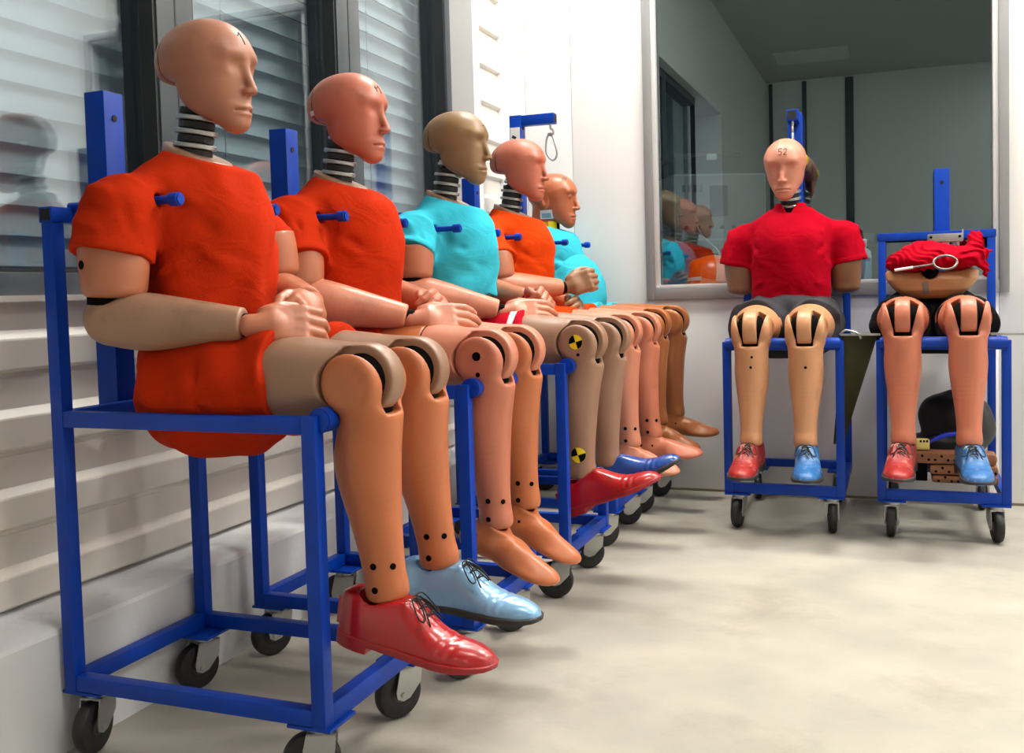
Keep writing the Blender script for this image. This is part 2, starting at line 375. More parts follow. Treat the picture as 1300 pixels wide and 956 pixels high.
# shoe frame: ankle axis at the origin, toe toward +x; upper from z=-.075 up
def sole2d(x, y, grow):
    yc = y - 0.012*np.sin(np.clip((x+0.08)/0.30, 0, 1)*pi) * 0.6
    w = sinterp(x, [-0.0965, -0.093, -0.08, -0.05, 0.0, 0.05, 0.10, 0.14, 0.18, 0.205, 0.220, 0.229, 0.2325], [-0.006, 0.010, 0.027, 0.037, 0.037, 0.038, 0.045, 0.048, 0.043, 0.034, 0.024, 0.011, -0.006])
    return (np.abs(yc) - w - grow)*0.8
def shoe_up_sdf(p):
    y = p[1] - 0.0072*np.sin(np.clip((p[0]+0.08)/0.30, 0, 1)*pi)
    q = (p[0], y, p[2])
    ztop = sinterp(p[0], [-0.10, -0.075, -0.04, 0.0, 0.035, 0.055, 0.085, 0.115, 0.145, 0.180, 0.205, 0.222, 0.231], [-0.014, 0.002, 0.003, 0.001, 0.009, 0.011, -0.008, -0.026, -0.036, -0.040, -0.045, -0.054, -0.070])
    w = sinterp(p[0], [-0.095, -0.091, -0.080, -0.05, 0.0, 0.05, 0.10, 0.14, 0.18, 0.205, 0.219, 0.227, 0.230], [0.0, 0.013, 0.029, 0.0395, 0.0405, 0.0400, 0.0445, 0.0465, 0.0415, 0.032, 0.022, 0.011, 0.0])
    hgt = np.maximum(ztop + 0.078, 0.006); zz = np.clip((p[2] + 0.078)/hgt, 0, 3)
    taper = sinterp(p[0], [-0.08, 0.0, 0.05, 0.12, 0.2], [0.25, 0.24, 0.55, 0.95, 1.0])
    prof = (1 - taper) + taper*np.sqrt(np.maximum(1 - np.minimum(zz, 1)**2.4, 0.0))
    side = np.abs(y) - np.maximum(w*np.maximum(prof, 0.05)*(1+0.05*np.sin(np.clip(zz,0,1)*pi)), 0.0005)
    d = smax(side*0.85, (p[2] - ztop)*0.9, 0.009)
    d = smax(d, -(p[2]+0.078), 0.003)
    d = smax(d, -np.maximum(cone(q, (-0.020, 0, 0.05), (-0.020, 0, -0.035), 0.038, 0.034)*1.0, np.abs(y)-0.0345), 0.003)   # ankle opening
    fl = np.maximum(np.abs(np.abs(y) - (0.006 + 0.17*np.clip(0.105-p[0], 0, 1)))-0.0012, np.maximum(p[0]-0.108, 0.035-p[0]))  # facing edges
    d = d + 0.0022*np.exp(-(np.maximum(fl, 0)/0.0025)**2)*(p[2] > -0.05)
    wr = np.sin((p[0]*1.0+np.abs(y)*0.5)*330.0)*np.exp(-((p[0]-0.145)/0.022)**2)*0.0012
    return d + wr*(p[2] > -0.065)
ME['shoe_upper'] = nets(shoe_up_sdf, (-0.105, -0.062, -0.084), (0.238, 0.068, 0.018), 0.0026, 'shoe_upper')
def sole_sdf(p):
    rise = 0.012*np.clip((p[0]-0.13)/0.1, 0, 1)**2
    th = np.where(p[0] < -0.012, 0.026, 0.013)
    zt = -0.072 + rise*0.5; zb = zt - th - 0.0 
    zb = np.where(p[0] < -0.012, -0.100, -0.087 + rise)
    d = np.maximum(sole2d(p[0], p[1], 0.0055), np.maximum(p[2]-zt, zb-p[2]))
    return smax(d, -1.0 + 0*p[1], 0.001)
ME['sole'] = nets(sole_sdf, (-0.112, -0.066, -0.108), (0.248, 0.074, -0.06), 0.0026, 'sole')
def lace_me():
    bm = bmesh.new(); parts = []
    for i, x in enumerate((0.058, 0.074, 0.090)):
        z = np.interp(x, [0.055, 0.085, 0.115], [0.0095, -0.0085, -0.0265]) + 0.004; w = 0.010 + 0.10*(0.105-x)
        parts.append(tube_me(crom([(x, -w, z-0.004), (x+0.002, 0, z+0.002), (x+0.004, w, z-0.004)], 4), 0.0016, 6))
        parts.append(tube_me(crom([(x, -w, z-0.004), (x+0.008, 0, z-0.001), (x+0.016, w, z-0.012)], 4), 0.0016, 6))
    for s in (-1, 1):
        parts.append(tube_me(crom([(0.056, 0, 0.016), (0.060, s*0.022, 0.014), (0.085, s*0.036, -0.012), (0.092, s*0.024, -0.012), (0.062, s*0.006, 0.014)], 5), 0.0015, 6))
        parts.append(tube_me(crom([(0.056, 0, 0.016), (0.080, s*0.012, 0.004), (0.105, s*0.026, -0.024)], 5), 0.0015, 6))
    for m in parts: bm.from_mesh(m); bpy.data.meshes.remove(m)
    return mesh_from(bm, 'laces', True)
ME['laces'] = lace_me()
# neck: rubber column with metal discs, base at the origin
ME['neck_core'] = lathe_me([(0.034,0.0),(0.036,0.004),(0.036,0.016),(0.0325,0.020),(0.0325,0.028),(0.036,0.032),(0.036,0.044),(0.0325,0.048),(0.0325,0.056),(0.036,0.060),(0.036,0.072),(0.0325,0.076),(0.0325,0.084),(0.036,0.088),(0.036,0.100),(0.028,0.10),(0.022,0.105),(0.022,0.145)], 28)
ME['neck_disc'] = lathe_me([(0.030,-0.0048),(0.0415,-0.0048),(0.0430,-0.0035),(0.0430,0.0035),(0.0415,0.0048),(0.030,0.0048)], 32)
ME['neck_cap'] = lathe_me([(0.02,-0.008),(0.034,-0.008),(0.036,-0.006),(0.036,0.000),(0.032,0.001),(0.032,0.008),(0.02,0.008)], 28)

# ------------------------------------------------------------------ clothing
def folds(p, d, seed, amp=0.006, lines=()):
    rnd = np.random.RandomState(seed)
    for a, b, w, A in lines:
        av = np.array(a, np.float32); dv = np.array(b, np.float32) - av; L2 = float(dv@dv)
        t = np.clip(((p[0]-av[0])*dv[0] + (p[1]-av[1])*dv[1] + (p[2]-av[2])*dv[2])/L2, 0, 1)
        e2 = (p[0]-av[0]-t*dv[0])**2 + (p[1]-av[1]-t*dv[1])**2 + (p[2]-av[2]-t*dv[2])**2
        d = d - (A*1.25)*np.exp(-e2/(w*w))*np.sin(pi*np.clip(t, 0.02, 0.98))
    for i in range(5):
        k = rnd.normal(size=3); k /= np.linalg.norm(k); f = rnd.uniform(18, 42); ph = rnd.uniform(0, 6.28)
        d = d + amp*0.16*np.sin(f*(k[0]*p[0]+k[1]*p[1]+k[2]*p[2])*2 + ph + 2.2*np.sin(12*(k[1]*p[0]-k[0]*p[2]+k[2]*p[1])+ph*2))
    return d
def shirt_sdf(p, o):
    q = (p[0], np.abs(p[1]), p[2]); full = p; p = (p[0], p[1]/o.get('cw', 1.0), p[2])
    d = smin(ell(p, (-0.098, 0, 1.02), (0.130, 0.150, 0.185)), ell(p, (-0.094, 0, 0.865), (0.114, 0.152, 0.20)), 0.05)
    d = smin(d, cone(q, (-0.13, 0, 1.135), (-0.148, 0.160, 1.078), 0.076, 0.064), 0.045)
    d = smin(d, ell(p, (-0.066, 0, 1.06), (0.082, 0.112, 0.09)), 0.05)
    d = smin(d, ell(p, (-0.125, 0, 1.165), (0.075, 0.078, 0.055)), 0.03)
    p = full
    sl_r, sl_l = o.get('sleeve', ((-0.158, -0.213, 0.985), (-0.158, 0.213, 0.985)))
    hem = o.get('hemz', 0.80)
    d = smax(d, hem + o.get('hem_slope', 0.0)*(p[0]+0.09) - p[2], 0.006)
    for s, e in ((-1, sl_r), (1, sl_l)):
        e = np.array(e); a = np.array((-0.154, s*(o.get('la', 0.192) if s > 0 else 0.192), 1.068)); u = (e-a)/np.linalg.norm(e-a)
        sl = cone(p, a, e + u*0.05, 0.0725, o.get('sl_r', 0.0765))
        t = (p[0]-e[0])*u[0] + (p[1]-e[1])*u[1] + (p[2]-e[2])*u[2]
        sl = smax(sl, t, 0.004)
        hb = np.exp(-((t+0.012)/0.004)**2); sl = sl - 0.0012*(t > -0.02) + 0.0014*np.exp(-((t+0.020)/0.0022)**2)
        d = smin(d, sl, 0.022)
        # armpit crease and sleeve head folds
        j = np.random.RandomState(o.get('seed', 1)*3 + (s > 0)).uniform(-0.012, 0.012, (14, 2))
        lines = [((-0.048, s*0.146, 1.035), (-0.090, s*0.160, 1.155), 0.013, -0.015), ((-0.07, s*0.175, 1.105+j[0,0]), (-0.14, s*0.245, 1.150+j[0,1]), 0.010, 0.005),
                 ((-0.05, s*0.145, 1.095+j[1,0]), (-0.02, s*0.05, 1.085+j[1,1]), 0.011, 0.008), ((-0.04, s*0.150, 1.05+j[2,0]), (0.0, s*0.06, 1.01+j[2,1]), 0.013, -0.007), ((-0.04, s*0.150, 1.03+j[3,0]), (0.01, s*0.05, 0.95+j[3,1]), 0.013, 0.006),
                 ((-0.21, s*0.235, 1.13+j[4,0]), (-0.10, s*0.262, 1.10+j[4,1]), 0.010, 0.007), ((-0.22, s*0.25, 1.09+j[5,0]), (-0.09, s*0.272, 1.065+j[5,1]), 0.010, -0.004), ((-0.22, s*0.25, 1.05+j[6,0]), (-0.11, s*0.285, 1.035+j[6,1]), 0.010, 0.006),
                 ((-0.10, s*0.25, 1.10), (-0.085, s*0.235, 1.01+j[7,0]), 0.009, -0.006),
                 ((0.02, s*0.10, 0.91+j[8,0]), (-0.16, s*0.160, 0.86+j[8,1]), 0.012, 0.007), ((0.03, s*0.02, 0.87+j[9,0]), (-0.12, s*0.158, 0.83+j[9,1]), 0.011, -0.008), ((0.03, s*0.02, 0.845), (-0.10, s*0.15, 0.81+j[10,0]), 0.011, 0.008), ((-0.03, s*0.14, 0.98+j[11,0]), (-0.17, s*0.15, 0.93+j[11,1]), 0.013, 0.006)]
        d = folds(p, d, o.get('seed', 1)*7+s, 0.0, lines)
    d = folds(p, d, o.get('seed', 1), o.get('amp', 0.008))
    for pp, rr in o.get('pegs', ()): d = smax(d, -cone(p, pp[0], pp[1], rr, rr), 0.014)
    # neckline: cut by a slanted cone and plane
    nk = (p[0]+0.125)*0.30 + (p[2]-1.192)
    if o.get('collar'): 
        rad = np.sqrt((p[0]+0.118)**2 + p[1]**2); zz = p[2]-1.190
        col_ = np.maximum(np.abs(rad - (0.076-0.42*np.clip(zz+0.027, 0, 1)))-0.0045, np.abs(zz)-0.027)
        col_ = np.maximum(col_, -np.maximum(np.abs(p[1]) - 0.55*np.clip(zz+0.030, 0, 1), -0.075 - p[0]))
        d = smax(d, nk-0.004, 0.004); d = smin(d, col_, 0.008)
        d = smax(d, -np.maximum(rad-0.046, 1.16-p[2]), 0.004)
    else:
        d = smax(d, nk, 0.004)
        rad = np.sqrt((p[0]+0.118)**2 + (p[1])**2)
        d = smax(d, -np.maximum(rad-o.get('neck_r', 0.066), 1.15-p[2]), 0.004)
        d = d - 0.0016*np.exp(-((rad-o.get('neck_r',0.066)-0.008)/0.005)**2)*(p[2] > 1.14)
    return d
def make_shirt(o):
    return nets(lambda p: shirt_sdf(p, o), (-0.27, -0.30, o.get('hemz',0.80)-0.03), (0.09, 0.30, 1.225), 0.0047, 'shirt')
def shorts_sdf(p, o):
    q = (p[0], np.abs(p[1]), p[2]); cx = o.get('cuff', 0.155); sag = o.get('sag', 0.58)
    d = smin(ell(p, (-0.085, 0, 0.745), (0.150, 0.178, 0.150)), ell(p, (-0.07, 0, 0.70), (0.16, 0.172, max(0.70-sag, 0.09))), 0.05)
    lg = cone(q, (-0.06, 0.098, 0.735), (cx+0.05, 0.112, 0.742), 0.106, o.get('cuff_r', 0.099))
    lg = smax(lg, (p[0] - cx) + 0.12*(p[2]-0.74), 0.004)
    t = (p[0]-cx) + 0.12*(p[2]-0.74)
    lg = lg + 0.0013*np.exp(-((t+0.022)/0.0025)**2)
    d = smin(d, lg, 0.03)
    ln = []
    for s in (-1, 1):
        ln += [((0.06, s*0.03, 0.845), (-0.15, s*0.175, 0.735), 0.014, 0.010), ((0.08, s*0.07, 0.835), (-0.10, s*0.185, 0.75), 0.012, -0.010), ((0.03, s*0.12, 0.845), (-0.20, s*0.16, 0.76), 0.012, 0.009), ((0.0, s*0.195, 0.80), (0.025, s*0.19, 0.66), 0.011, -0.009), ((-0.10, s*0.18, 0.72), (-0.20, s*0.10, 0.66), 0.013, 0.008), ((-0.04, s*0.19, 0.74), (-0.12, s*0.17, 0.66), 0.012, -0.008)]
    d = folds(p, d, o.get('seed', 3), o.get('amp', 0.010), ln)
    d = smax(d, p[2]-o.get('top', 0.86), 0.01)
    return d
def make_shorts(o):
    return nets(lambda p: shorts_sdf(p, o), (-0.26, -0.225, o.get('sag',0.58)-0.03), (o.get('cuff',0.155)+0.02, 0.225, 0.87), 0.005, 'shorts')
# ------------------------------------------------------------------ the setting
m_floor = mat('concrete_floor', (172, 168, 157), 0.5, vary=0.13, scale=4.5, bump=0.25, bscale=35, blotch=(138, 131, 118), blotch_amt=0.5, blotch_scale=2.3, blotch_lo=0.54, spec=0.35)
m_wallw = mat('white_wall_panel', (243, 243, 243), 0.45, vary=0.02, scale=2, spec=0.4)
m_sid = mat('cream_metal_siding', (226, 222, 213), 0.38, vary=0.03, scale=3, bump=0.05, bscale=12, spec=0.5, blotch=(196, 188, 172), blotch_amt=0.35, blotch_scale=4, blotch_lo=0.58)
m_kerb = mat('painted_concrete_kerb', (214, 216, 218), 0.7, vary=0.05, scale=5, bump=0.3, bscale=45, blotch=(168, 166, 162), blotch_amt=0.6, blotch_scale=5, blotch_lo=0.60)
m_frame = mat('dark_grey_window_frame', (58, 64, 70), 0.4, vary=0.05, spec=0.5)
m_gask = mat('black_gasket', (16, 18, 21), 0.6, vary=0.05)
m_alu = mat('aluminium_frame', (150, 151, 152), 0.42, metal=0.35, vary=0.04)
m_alul = mat('pale_aluminium_bead', (214, 214, 214), 0.4, metal=0.2, vary=0.03)
m_slat = mat('pale_grey_blind_slat', (212, 216, 222), 0.38, vary=0.03, scale=2)
m_ceil = mat('ceiling_white', (200, 202, 202), 0.8, vary=0.02)
m_dark = mat('black_void', (9, 9, 10), 0.8, vary=0.02)
m_joint = mat('panel_joint_grey', (120, 122, 122), 0.7, vary=0.02)
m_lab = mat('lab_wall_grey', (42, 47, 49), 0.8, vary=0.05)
m_steel = mat('zinc_plated_steel', (176, 178, 176), 0.32, metal=0.85, vary=0.08, scale=20)
m_glassL = glass_mat('left_window_glass', (0.88, 0.91, 0.92), 0.095)
m_glassB = glass_mat('back_window_glass', (0.86, 0.92, 0.93), 0.135, 0.0, (0.80, 0.97, 1.0))
m_lum = mat('luminaire_diffuser', (255, 250, 240), 0.5, vary=0.0, emit=LAMP)
m_lumb = mat('bright_luminaire_diffuser', (255, 250, 240), 0.5, vary=0.0, emit=LAMP*2.3)
m_white = mat('white_plastic', (232, 233, 233), 0.4, vary=0.02)

XL, YB, ZC = -1.72, 4.33, 3.75
def S(o): o['kind'] = 'structure'; return o
S(bx('floor', (-2.2, -6.0, -0.08), (5.2, YB, 0.0), m_floor))
S(bx('ceiling', (-2.2, -6.0, ZC), (5.2, YB+0.12, ZC+0.1), m_ceil))
S(bx('wall_right', (5.2, -6.1, 0), (5.3, YB+0.12, ZC), m_wallw))
wf = S(bx('wall_front', (-2.2, -6.1, 0), (5.2, -6.0, ZC), m_wallw))
for x, w in ((-1.66, 0.05), (-1.20, 0.06), (-0.60, 0.11), (2.2, 0.1)):
    put('joint_strip', box_me(w, 0.03, 3.7), m_frame, wf, Matrix.Translation((x-1.5, 0.06, 0)))
# left wall: ribbed metal siding, courses 0.163 high; kerb below; window recess above
def kerb_me():
    pr = [(XL-0.02, 0.0), (XL-0.02, 0.268), (XL+0.002, 0.267), (-1.574, 0.256), (-1.564, 0.251), (-1.560, 0.243), (-1.560, 0.0)]
    bm = bmesh.new(); A = [bm.verts.new((x, -6.0, z)) for x, z in pr]; B = [bm.verts.new((x, YB, z)) for x, z in pr]
    for i in range(len(pr)): bm.faces.new((A[i], A[(i+1) % len(pr)], B[(i+1) % len(pr)], B[i]))
    bm.faces.new(A[::-1]); bm.faces.new(B); bmesh.ops.recalc_face_normals(bm, faces=bm.faces[:]); return smooth_by_angle(mesh_from(bm, 'kerb'), 25)
S(put('trim_1', kerb_me(), m_kerb))
wl = empty('wall_left'); S(wl)
bx('backing_wall', (-2.2, -6.0, 0.0), (XL-0.006, YB, 0.905), m_sid, wl)
PER = 0.1625
def course_me(length):
    """one course of the siding: recess, upward slope, raised face, downward slope (profile in x,z; raised toward +x)"""
    pr = [(0.0, 0.0), (0.0, 0.006), (0.003, 0.0075), (0.003, 0.072), (0.019, 0.089), (0.021, 0.093), (0.021, 0.150), (0.019, 0.153), (0.004, 0.1585), (0.0, 0.1590), (0.0, PER)]
    pr = [(x, PER - z) for x, z in pr][::-1]
    bm = bmesh.new(); A = [bm.verts.new((x, -length/2, z)) for x, z in pr]; B = [bm.verts.new((x, length/2, z)) for x, z in pr]
    C = [bm.verts.new((-0.02, s*length/2, z)) for s in (-1, 1) for z in (0, PER)]
    for i in range(len(pr)-1): bm.faces.new((A[i], B[i], B[i+1], A[i+1]))
    bm.faces.new(A[::-1] + [C[0], C[1]][0:0] + [C[0], C[1]]); bm.faces.new(B + [C[3], C[2]])
    bmesh.ops.recalc_face_normals(bm, faces=bm.faces[:])
    return mesh_from(bm, 'siding_course')
cme = course_me(YB + 2.0)
for i in range(4):
    put('siding_panel', cme, m_sid, wl, Matrix.Translation((XL, (YB-2.0)/2, 0.268 + i*PER)))
bx('siding_top_edge', (XL-0.01, -2.0, 0.905), (XL+0.021, YB, 0.918), m_sid, wl)
YR = 4.00      # right end of the window recess
cm2 = course_me(YB - YR - 0.07)
for i in range(11):
    put('siding_panel', cm2, m_sid, wl, Matrix.Translation((XL, (YB+YR+0.07)/2, 0.918 + i*PER)))
bx('siding_backing', (-1.95, YR+0.002, 0.918), (XL-0.004, YB, ZC), m_sid, wl)
bx('reveal_trim', (-1.83, YR, 0.918), (XL+0.025, YR+0.07, 2.70), m_wallw, wl)
bx('lintel', (-2.2, -6.0, 2.70), (XL, YB, ZC), m_wallw, wl)
bx('sill', (-2.0, -2.0, 0.895), (XL, YR, 0.914), m_wallw, wl)
bx('rear_section', (-2.2, -6.0, 0.9), (XL, -2.0, 2.7), m_wallw, wl)
# left windows: dark frames, double glazing, exterior venetian blinds
XF, XG = -1.80, -1.865
posts = [(-1.10, -0.96), (0.36, 0.50), (2.138, 2.282), (3.05, 3.205), (3.95, YR+0.0)]
for k in range(4):
    y0, y1 = posts[k][1], posts[k+1][0]
    w = empty('window_%d' % (k+1)); S(w)
    bx('bottom_rail', (-1.92, y0, 0.914), (XF, y1, 0.970), m_frame, w, 0.003)
    bx('top_rail', (-1.92, y0, 2.63), (XF, y1, 2.70), m_frame, w, 0.003)
    bx('mullion', (-1.92, posts[k+1][0], 0.914), (XF, posts[k+1][1] if k < 3 else YR, 2.70), m_frame, w, 0.003)
    if k < 3: bx('sash_groove', (XF-0.004, sum(posts[k+1])/2-0.003, 0.92), (XF+0.0012, sum(posts[k+1])/2+0.003, 2.69), m_gask, w)
    bx('gasket', (XF-0.05, y1-0.010, 0.970), (XF-0.006, y1+0.001, 2.63), m_gask, w)
    bx('gasket', (XF-0.05, y0-0.001, 0.970), (XF-0.006, y0+0.010, 2.63), m_gask, w)
    bx('gasket', (XF-0.05, y0+0.01, 0.968), (XF-0.006, y1-0.01, 0.978), m_gask, w)
    for dx in (0.0, -0.018):
        g = bx('pane', (XG+dx-0.002, y0, 0.970), (XG+dx+0.002, y1, 2.63), m_glassL, w)
bx('outer_sill', (-2.2, -1.0, 0.86), (-1.92, YR, 0.905), m_frame, wl)
def slat_me(L):
    bm = bmesh.new(); n = 7; W = 0.088; rows = []
    for i in range(n+1):
        t = i/n - 0.5; a = radians(-72); x = t*W; z = -0.010*(1-(2*t)**2)
        X = x*cos(a) - z*sin(a); Z = x*sin(a) + z*cos(a)
        rows.append([bm.verts.new((X, -L/2, Z)), bm.verts.new((X, L/2, Z))])
    for a_, b_ in zip(rows, rows[1:]): bm.faces.new((a_[0], a_[1], b_[1], b_[0]))
    me = mesh_from(bm, 'slat', True); return me
BL = ['far left window pane', 'window pane beside the nearest seated dummy', 'middle window pane behind the olive-headed dummy', 'narrow right-hand window pane next to the white corner']
for k in range(1, 4):
    y0, y1 = sum(posts[k])/2+0.14, sum(posts[k+1])/2+0.136; L = y1-y0
    b = empty('venetian_blind', (-1.985, (y0+y1)/2, 0.93), 0, 'closed pale grey venetian blind behind the ' + BL[k], 'blind', 'venetian blinds behind the left windows')
    sm = slat_me(L)
    for i in range(24):
        o = put('slat', sm, m_slat, b, Matrix.Translation((0, 0, 0.03 + i*0.0735)))
    bx('head_rail', (-0.03, -L/2, 1.79), (0.03, L/2, 1.85), m_frame, b)
    for yy in (L/2-0.16, -L/2+0.24):
        rod('guide_cord', (0.046, yy, -0.02), (0.046, yy, 1.80), 0.0012, m_steel, b, 6)
        for i in range(24): put('cord_clip', box_me(0.006, 0.012, 0.006, 0.001), m_steel, b, Matrix.Translation((0.048, yy, 0.045 + i*0.0735)))
# back wall with the window into the dark laboratory
WX0, WX1, WZ0, WZ1 = -0.995, 0.372, 0.893, 2.32
wb = empty('wall_back'); S(wb)
def panel(x0, x1, z0, z1, nm='wall_panel'): bx(nm, (x0+0.0012, YB, z0), (x1-0.0012, YB+0.12, z1), m_wallw, wb, 0.0022)
panel(-2.2, -1.582, 0, ZC); panel(-1.582, -1.362, 0, ZC); panel(-1.362, WX0, 0, ZC)
panel(WX1, 1.50, 0, ZC); panel(1.50, 2.7, 0, ZC); panel(2.7, 5.2, 0, ZC)
bx('wall_panel', (WX0, YB, 0), (-0.30, YB+0.12, WZ0), m_wallw, wb, 0.001); bx('wall_panel', (-0.30, YB, 0), (WX1, YB+0.12, WZ0), m_wallw, wb, 0.001)
bx('wall_panel', (WX0, YB, WZ1), (WX1, YB+0.12, ZC), m_wallw, wb, 0.001)
bx('joint_backing', (-1.7, YB+0.05, 0), (5.1, YB+0.055, 0.02), m_joint, wb)
S(bx('baseboard_back', (-1.53, YB-0.004, 0.0), (5.2, YB, 0.010), mat('grey_floor_joint', (120, 108, 92), 0.8)))
wn = empty('window_5'); S(wn)
f0 = 0.036
for nm, lo, hi in (('frame_side', (WX0-f0, YB-0.016, WZ0-0.052), (WX0, YB+0.125, WZ1+f0)), ('frame_side', (WX1, YB-0.016, WZ0-0.052), (WX1+f0, YB+0.125, WZ1+f0)),
                   ('frame_bottom', (WX0, YB-0.016, WZ0-0.052), (WX1, YB+0.125, WZ0)), ('frame_top', (WX0, YB-0.016, WZ1), (WX1, YB+0.125, WZ1+f0))):
    bx(nm, lo, hi, m_alu, wn, 0.003)
for nm, lo, hi in (('glazing_bead', (WX0, YB-0.006, WZ0), (WX0+0.020, YB+0.03, WZ1)), ('glazing_bead', (WX1-0.020, YB-0.006, WZ0), (WX1, YB+0.03, WZ1)), ('glazing_bead', (WX0+0.02, YB-0.006, WZ0), (WX1-0.02, YB+0.03, WZ0+0.014)), ('glazing_bead', (WX0+0.02, YB-0.006, WZ1-0.014), (WX1-0.02, YB+0.03, WZ1))):
    bx(nm, lo, hi, m_alul, wn, 0.002)
bx('pane', (WX0+0.005, YB+0.034, WZ0+0.005), (WX1-0.005, YB+0.038, WZ1-0.005), m_glassB, wn)
put('corner_screw', cyl_me(0.006, 0.006, 12), m_white, wn, Matrix.Translation((WX0+0.012, YB-0.008, WZ0+0.008)) @ Matrix.Rotation(pi/2, 4, 'X'))
# dark laboratory behind the window
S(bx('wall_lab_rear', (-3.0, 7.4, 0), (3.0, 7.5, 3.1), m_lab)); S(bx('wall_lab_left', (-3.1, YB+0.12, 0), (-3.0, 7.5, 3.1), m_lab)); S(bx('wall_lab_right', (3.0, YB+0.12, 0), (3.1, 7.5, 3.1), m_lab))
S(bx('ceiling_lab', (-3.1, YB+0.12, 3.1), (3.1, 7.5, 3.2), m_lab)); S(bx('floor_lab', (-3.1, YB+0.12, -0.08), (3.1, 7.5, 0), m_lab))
S(bx('trim_2', (-1.3, YB+0.12, 0.83), (0.6, YB+0.42, 0.878), m_alu))       # inner window ledge
# ceiling luminaires: four-cell louvre lights
lum_frame = mat('luminaire_frame', (225, 226, 226), 0.5, vary=0.0)
m_lumoff = mat('unlit_diffuser', (226, 230, 230), 0.4, vary=0.0)
places = [(-0.98, -4.45, 0, 'luminaire, unlit, over the far front end of the room'), (2.2, -4.45, 1, 'luminaire, lit, front end of the middle row'), (2.2, -1.6, 0, 'luminaire, unlit, second of the middle row'),
          (0.55, 1.25, 1, 'luminaire, lit, above the open floor by the trolleys'), (2.6, 1.0, 1, 'luminaire, lit, above the middle of the room'), (4.3, 2.2, 1, 'luminaire, lit, beside the right-hand wall'),
          (-0.95, 3.72, 2, 'luminaire, lit, close to the back wall left of the window'), (0.75, 3.72, 2, 'luminaire, lit, close to the back wall right of the window'), (2.6, 3.72, 2, 'luminaire, lit, close to the back wall at the far right')]
for x, y, on, lb in places:
    L_ = empty('ceiling_light', (x, y, ZC), 0, 'square white four-cell ceiling ' + lb, 'ceiling light', 'ceiling luminaires')
    bx('housing', (-0.44, -0.32, -0.03), (0.44, 0.32, 0.0), lum_frame, L_, 0.004)
    for i in range(4): bx('diffuser', (-0.415+i*0.21, -0.29, -0.036), (-0.415+i*0.21+0.195, 0.29, -0.028), (m_lum, m_lumb)[on-1] if on else m_lumoff, L_)
# ------------------------------------------------------------------ blue tube-frame trolleys
m_blue = mat('blue_painted_steel', (0, 56, 160), 0.42, vary=0.10, scale=14, spec=0.25, coat=0.0, bump=0.03, bscale=200)
m_rub = mat('black_rubber', (22, 22, 23), 0.55, vary=0.1)
m_hub = mat('grey_wheel_hub', (70, 70, 70), 0.5, vary=0.05)
tyre_me = lathe_me([(0.030,-0.014),(0.050,-0.0155),(0.058,-0.013),(0.0615,-0.007),(0.0625,0.0),(0.0615,0.007),(0.058,0.013),(0.050,0.0155),(0.030,0.014)], 36, 'tyre')
hub_me = lathe_me([(0.007,-0.019),(0.016,-0.019),(0.018,-0.0145),(0.031,-0.0125),(0.034,-0.0145),(0.034,0.0145),(0.031,0.0125),(0.018,0.0145),(0.016,0.019),(0.007,0.019)], 24, 'hub')
def fork_mesh():
    bm = bmesh.new()
    def B(lo, hi):
        lo = Vector(lo); hi = Vector(hi); bmesh.ops.create_cube(bm, size=1, matrix=Matrix.Translation((lo+hi)/2) @ Matrix.Diagonal((*(hi-lo), 1)))
    B((-0.028, -0.0245, 0.123), (0.030, 0.0245, 0.128))
    for s in (-1, 1):      # tapered cheek plates from the swivel down to the axle
        y0, y1 = sorted((s*0.0215, s*0.0245))
        pts = [(-0.028, 0.128), (0.030, 0.128), (0.026, 0.085), (-0.004, 0.052), (-0.022, 0.047), (-0.038, 0.056), (-0.040, 0.072)]
        A = [bm.verts.new((x, y0, z)) for x, z in pts]; Bv = [bm.verts.new((x, y1, z)) for x, z in pts]
        bm.faces.new(A); bm.faces.new(Bv[::-1])
        for i in range(len(pts)): bm.faces.new((A[i], Bv[i], Bv[(i+1) % len(pts)], A[(i+1) % len(pts)]))
    bmesh.ops.create_cone(bm, cap_ends=True, segments=20, radius1=0.026, radius2=0.024, depth=0.016, matrix=Matrix.Translation((0, 0, 0.136)))
    bmesh.ops.recalc_face_normals(bm, faces=bm.faces[:])
    return smooth_by_angle(mesh_from(bm, 'fork'), 35)
fork_me = fork_mesh()
